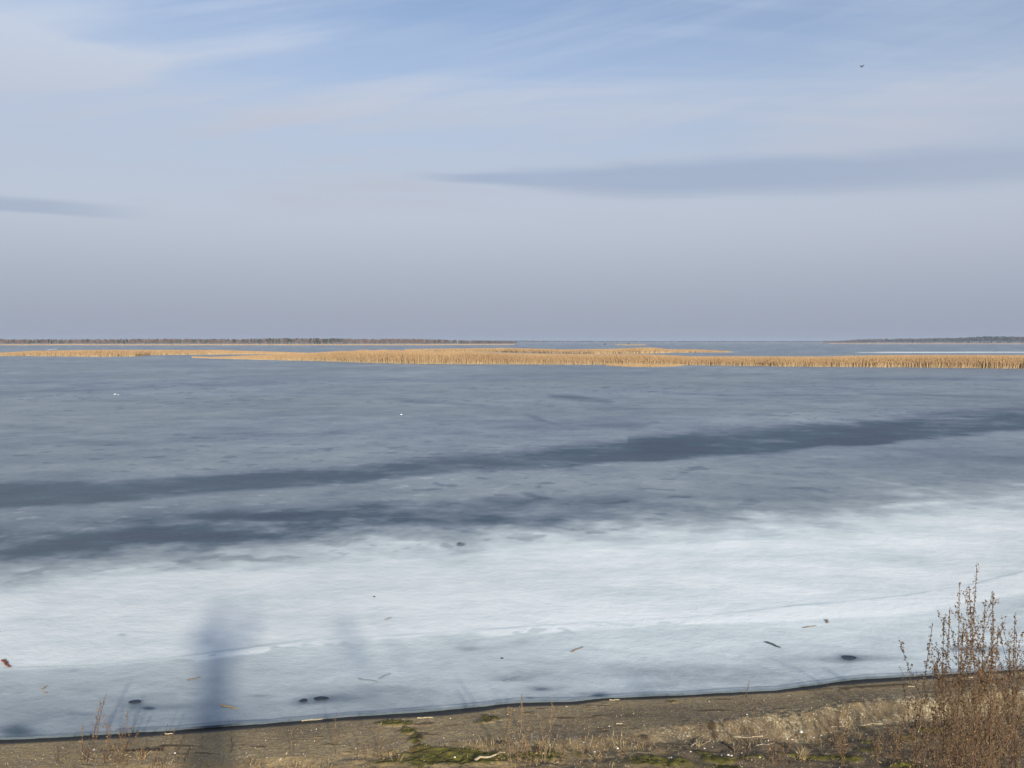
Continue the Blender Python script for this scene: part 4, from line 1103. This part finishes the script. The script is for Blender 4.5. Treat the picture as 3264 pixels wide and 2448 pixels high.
# ---------------------------------------------------------------- photographer, behind the camera: source of the long shadow
m_coat = simple_mat('dark_coat', (.03, .035, .05), 0.2, 12, 0.9)
m_trouser = simple_mat('dark_trousers', (.02, .022, .03), 0.2, 12, 0.9)
m_skin = simple_mat('skin', (.55, .33, .24), 0.08, 20, 0.6)
m_hat = simple_mat('knitted_hat', (.10, .03, .03), 0.3, 90)
m_boot = simple_mat('boots', (.03, .022, .018), 0.2, 12, 0.6)
m_phone = simple_mat('phone_case', (.02, .02, .02), 0.1, 12, 0.3)
fwd = Vector((SUN_U, 1, 0)).normalized(); rgt = Vector((fwd.y, -fwd.x, 0))
ox = rgt * -0.27 + fwd * -0.42; gzp = gz(ox.x, ox.y)
HT = CAM_H + 0.15 - gzp       # stature, hat included


def pl(r, f, z): return tuple(rgt * r + fwd * f + Vector((0, 0, z)))


person = empty('person', (ox.x, ox.y, gzp))
S = HT / 1.80
cz_ = CAM_H - gzp      # camera height above the feet


def skin_mesh(name, verts, edges, radii, root_i, mat, parent, sub=2):
    me = bpy.data.meshes.new(name + '_cage'); me.from_pydata(verts, edges, []); o = bpy.data.objects.new(name, me); C.objects.link(o)
    md = o.modifiers.new('s', 'SKIN'); md.use_smooth_shade = True
    o.modifiers.new('u', 'SUBSURF').levels = sub; o.modifiers['u'].render_levels = sub
    for i, r in enumerate(radii):
        rr = r if isinstance(r, tuple) else (r, r)
        me.skin_vertices[0].data[i].radius = rr
        me.skin_vertices[0].data[i].use_root = (i == root_i)
    dg = bpy.context.evaluated_depsgraph_get(); dg.update()
    ev = o.evaluated_get(dg); m2 = bpy.data.meshes.new_from_object(ev)
    m2.name = name; o.modifiers.clear(); o.data = m2
    m2.materials.clear(); m2.materials.append(mat); o.parent = parent
    return o


hip, kn = .93 * S, .49 * S
shz = 1.44 * S
V = [pl(0, 0, hip), pl(0, 0.01, 1.12 * S), pl(0, 0.02, 1.30 * S), pl(0, .02, 1.43 * S), pl(0, .03, 1.51 * S), pl(0, .04, 1.60 * S), pl(0, .05, 1.70 * S),
     pl(-.095, .0, .86 * S), pl(-.11, .02, kn), pl(-.12, -.02, .09), pl(-.13, .14, .04),
     pl(.095, .0, .86 * S), pl(.12, .04, kn), pl(.13, .0, .09), pl(.14, .16, .04),
     pl(-.17, .02, 1.42 * S), pl(-.33, .16, 1.43 * S), pl(-.10, .33, cz_ - .12), pl(.10, .385, cz_ - .055),
     pl(.17, .02, 1.41 * S), pl(.38, .12, 1.47 * S), pl(.41, .30, cz_ - .02), pl(.385, .40, cz_ + .01)]
E = [(0, 1), (1, 2), (2, 3), (3, 4), (4, 5), (5, 6), (0, 7), (7, 8), (8, 9), (9, 10), (0, 11), (11, 12), (12, 13), (13, 14), (3, 15), (15, 16), (16, 17), (17, 18), (3, 19), (19, 20), (20, 21), (21, 22)]
R = [(.15, .11), (.135, .10), (.15, .11), (.11, .09), .055, .085, .088, .085, .06, .042, .04, .085, .06, .042, .04, .062, .048, .036, .028, .062, .048, .036, .028]
skin_mesh('body', V, E, R, 0, m_skin, person)
# clothes follow the body
skin_mesh('coat', [pl(0, 0, .62 * S), pl(0, 0, hip), pl(0, .01, 1.12 * S), pl(0, .02, 1.30 * S), pl(0, .02, 1.44 * S), pl(0, .03, 1.50 * S),
                   pl(-.18, .02, 1.42 * S), pl(-.33, .16, 1.43 * S), pl(-.12, .31, cz_ - .13), pl(.18, .02, 1.42 * S), pl(.38, .12, 1.47 * S), pl(.41, .28, cz_ - .03)],
          [(0, 1), (1, 2), (2, 3), (3, 4), (4, 5), (4, 6), (6, 7), (7, 8), (4, 9), (9, 10), (10, 11)],
          [(.24, .20), (.19, .16), (.135, .13), (.16, .14), (.14, .11), (.08, .08), .085, .075, .055, .085, .075, .055], 1, m_coat, person)
skin_mesh('trousers', [pl(0, 0, hip), pl(-.10, 0, .85 * S), pl(-.11, .02, kn), pl(-.12, -.01, .12), pl(.10, 0, .85 * S), pl(.12, .04, kn), pl(.13, .01, .12)],
          [(0, 1), (1, 2), (2, 3), (0, 4), (4, 5), (5, 6)], [(.16, .13), .105, .085, .075, .105, .085, .075], 0, m_trouser, person)
for s_ in (-1, 1):
    skin_mesh('boot', [pl(s_ * .125, 0, .20), pl(s_ * .125, -.01, .07), pl(s_ * .13, .10, .05), pl(s_ * .135, .19, .04)], [(0, 1), (1, 2), (2, 3)], [.06, .062, .055, .045], 1, m_boot, person)
# head details
def ball(name, c, rx, ry, rz, mat, parent):
    bm = bmesh.new(); bmesh.ops.create_icosphere(bm, subdivisions=3, radius=1)
    Mx = Matrix((rgt.to_tuple(), fwd.to_tuple(), (0, 0, 1))).transposed()
    for v in bm.verts: v.co = Vector(c) + Mx @ Vector((v.co.x * rx, v.co.y * ry, v.co.z * rz))
    me = bpy.data.meshes.new(name); bm.to_mesh(me); bm.free(); me.materials.append(mat)
    for p in me.polygons: p.use_smooth = True
    o = bpy.data.objects.new(name, me); C.objects.link(o); o.parent = parent
    return o
ball('hat', pl(0, .04, 1.755 * S), .105, .115, .085, m_hat, person)
ball('nose', pl(0, .155, 1.645 * S), .014, .022, .022, m_skin, person)
m_eye = simple_mat('eye', (.05, .04, .03), .1, 10, .2)
for s_ in (-1, 1):
    ball('eye', pl(s_ * .033, .132, 1.675 * S), .012, .008, .008, m_eye, person)
    ball('ear', pl(s_ * .092, .04, 1.65 * S), .012, .02, .032, m_skin, person)
ball('mouth', pl(0, .138, 1.595 * S), .026, .008, .007, m_hat, person)
# hands: palm and fingers round the phone's two ends
for s_, wr in ((-1, Vector(pl(.10, .385, cz_ - .055))), (1, Vector(pl(.385, .40, cz_ + .01)))):
    side = rgt * (-s_)
    verts = [tuple(wr), tuple(wr + side * .03 + Vector((0, 0, .02)))]; edges = [(0, 1)]; rad = [.024, (.03, .018)]
    for k in range(4):
        b0 = len(verts); q = wr + side * .05 + Vector((0, 0, -.018 + .02 * k)) + fwd * .004; ln = (.030, .034, .032, .024)[k]
        verts += [tuple(q), tuple(q + side * ln * .5 + fwd * .018), tuple(q + side * ln + fwd * .006)]; edges += [(1, b0), (b0, b0 + 1), (b0 + 1, b0 + 2)]; rad += [.0095, .009, .0075]
    b0 = len(verts); q = wr + side * .025 - fwd * .022 + Vector((0, 0, .02)); verts += [tuple(q), tuple(q + side * .03)]; edges += [(1, b0), (b0, b0 + 1)]; rad += [.011, .009]
    skin_mesh('hand', verts, edges, rad, 0, m_skin, person, 1)
tag(person, 'person in a dark coat photographing the lake, whose long blurred shadow falls on the ice', 'person')
# phone, its lens at the camera
ph = bmesh.new(); bmesh.ops.create_cube(ph, size=1.0)
bmesh.ops.bevel(ph, geom=ph.edges[:], offset=0.03, segments=2, affect='EDGES')
Mx = Matrix((rgt.to_tuple(), fwd.to_tuple(), (0, 0, 1))).transposed()
for v in ph.verts: v.co = Mx @ Vector((v.co.x * .135 + .05, v.co.y * .009 - .03, v.co.z * .068 - .02))
me = bpy.data.meshes.new('phone'); ph.to_mesh(me); ph.free(); me.materials.append(m_phone)
o = bpy.data.objects.new('phone', me); C.objects.link(o); o.location = (0, 0, CAM_H)
tag(o, 'black phone held sideways in both hands of the person', 'phone')

# ---------------------------------------------------------------- air
m_haze = bpy.data.materials.new('haze'); m_haze.use_nodes = True; ht = m_haze.node_tree
for n in list(ht.nodes): ht.nodes.remove(n)
ho = ht.nodes.new('ShaderNodeOutputMaterial'); hv = ht.nodes.new('ShaderNodeVolumePrincipled')
hv.inputs['Color'].default_value = (.56, .65, .82, 1); hv.inputs['Density'].default_value = 0.00010; hv.inputs['Anisotropy'].default_value = 0.0
ht.links.new(hv.outputs[0], ho.inputs['Volume'])
x0, x1, y0, y1, z0, z1 = -17000, 17000, -60, 16500, -2.0, 45.0
V = [(x0, y0, z0), (x1, y0, z0), (x1, y1, z0), (x0, y1, z0), (x0, y0, z1), (x1, y0, z1), (x1, y1, z1), (x0, y1, z1)]
hz_ = mesh_obj('haze', V, [(0, 3, 2, 1), (4, 5, 6, 7), (0, 1, 5, 4), (1, 2, 6, 5), (2, 3, 7, 6), (3, 0, 4, 7)], m_haze)
tag(hz_, 'thin blue haze over the lake', 'haze', None, 'stuff')
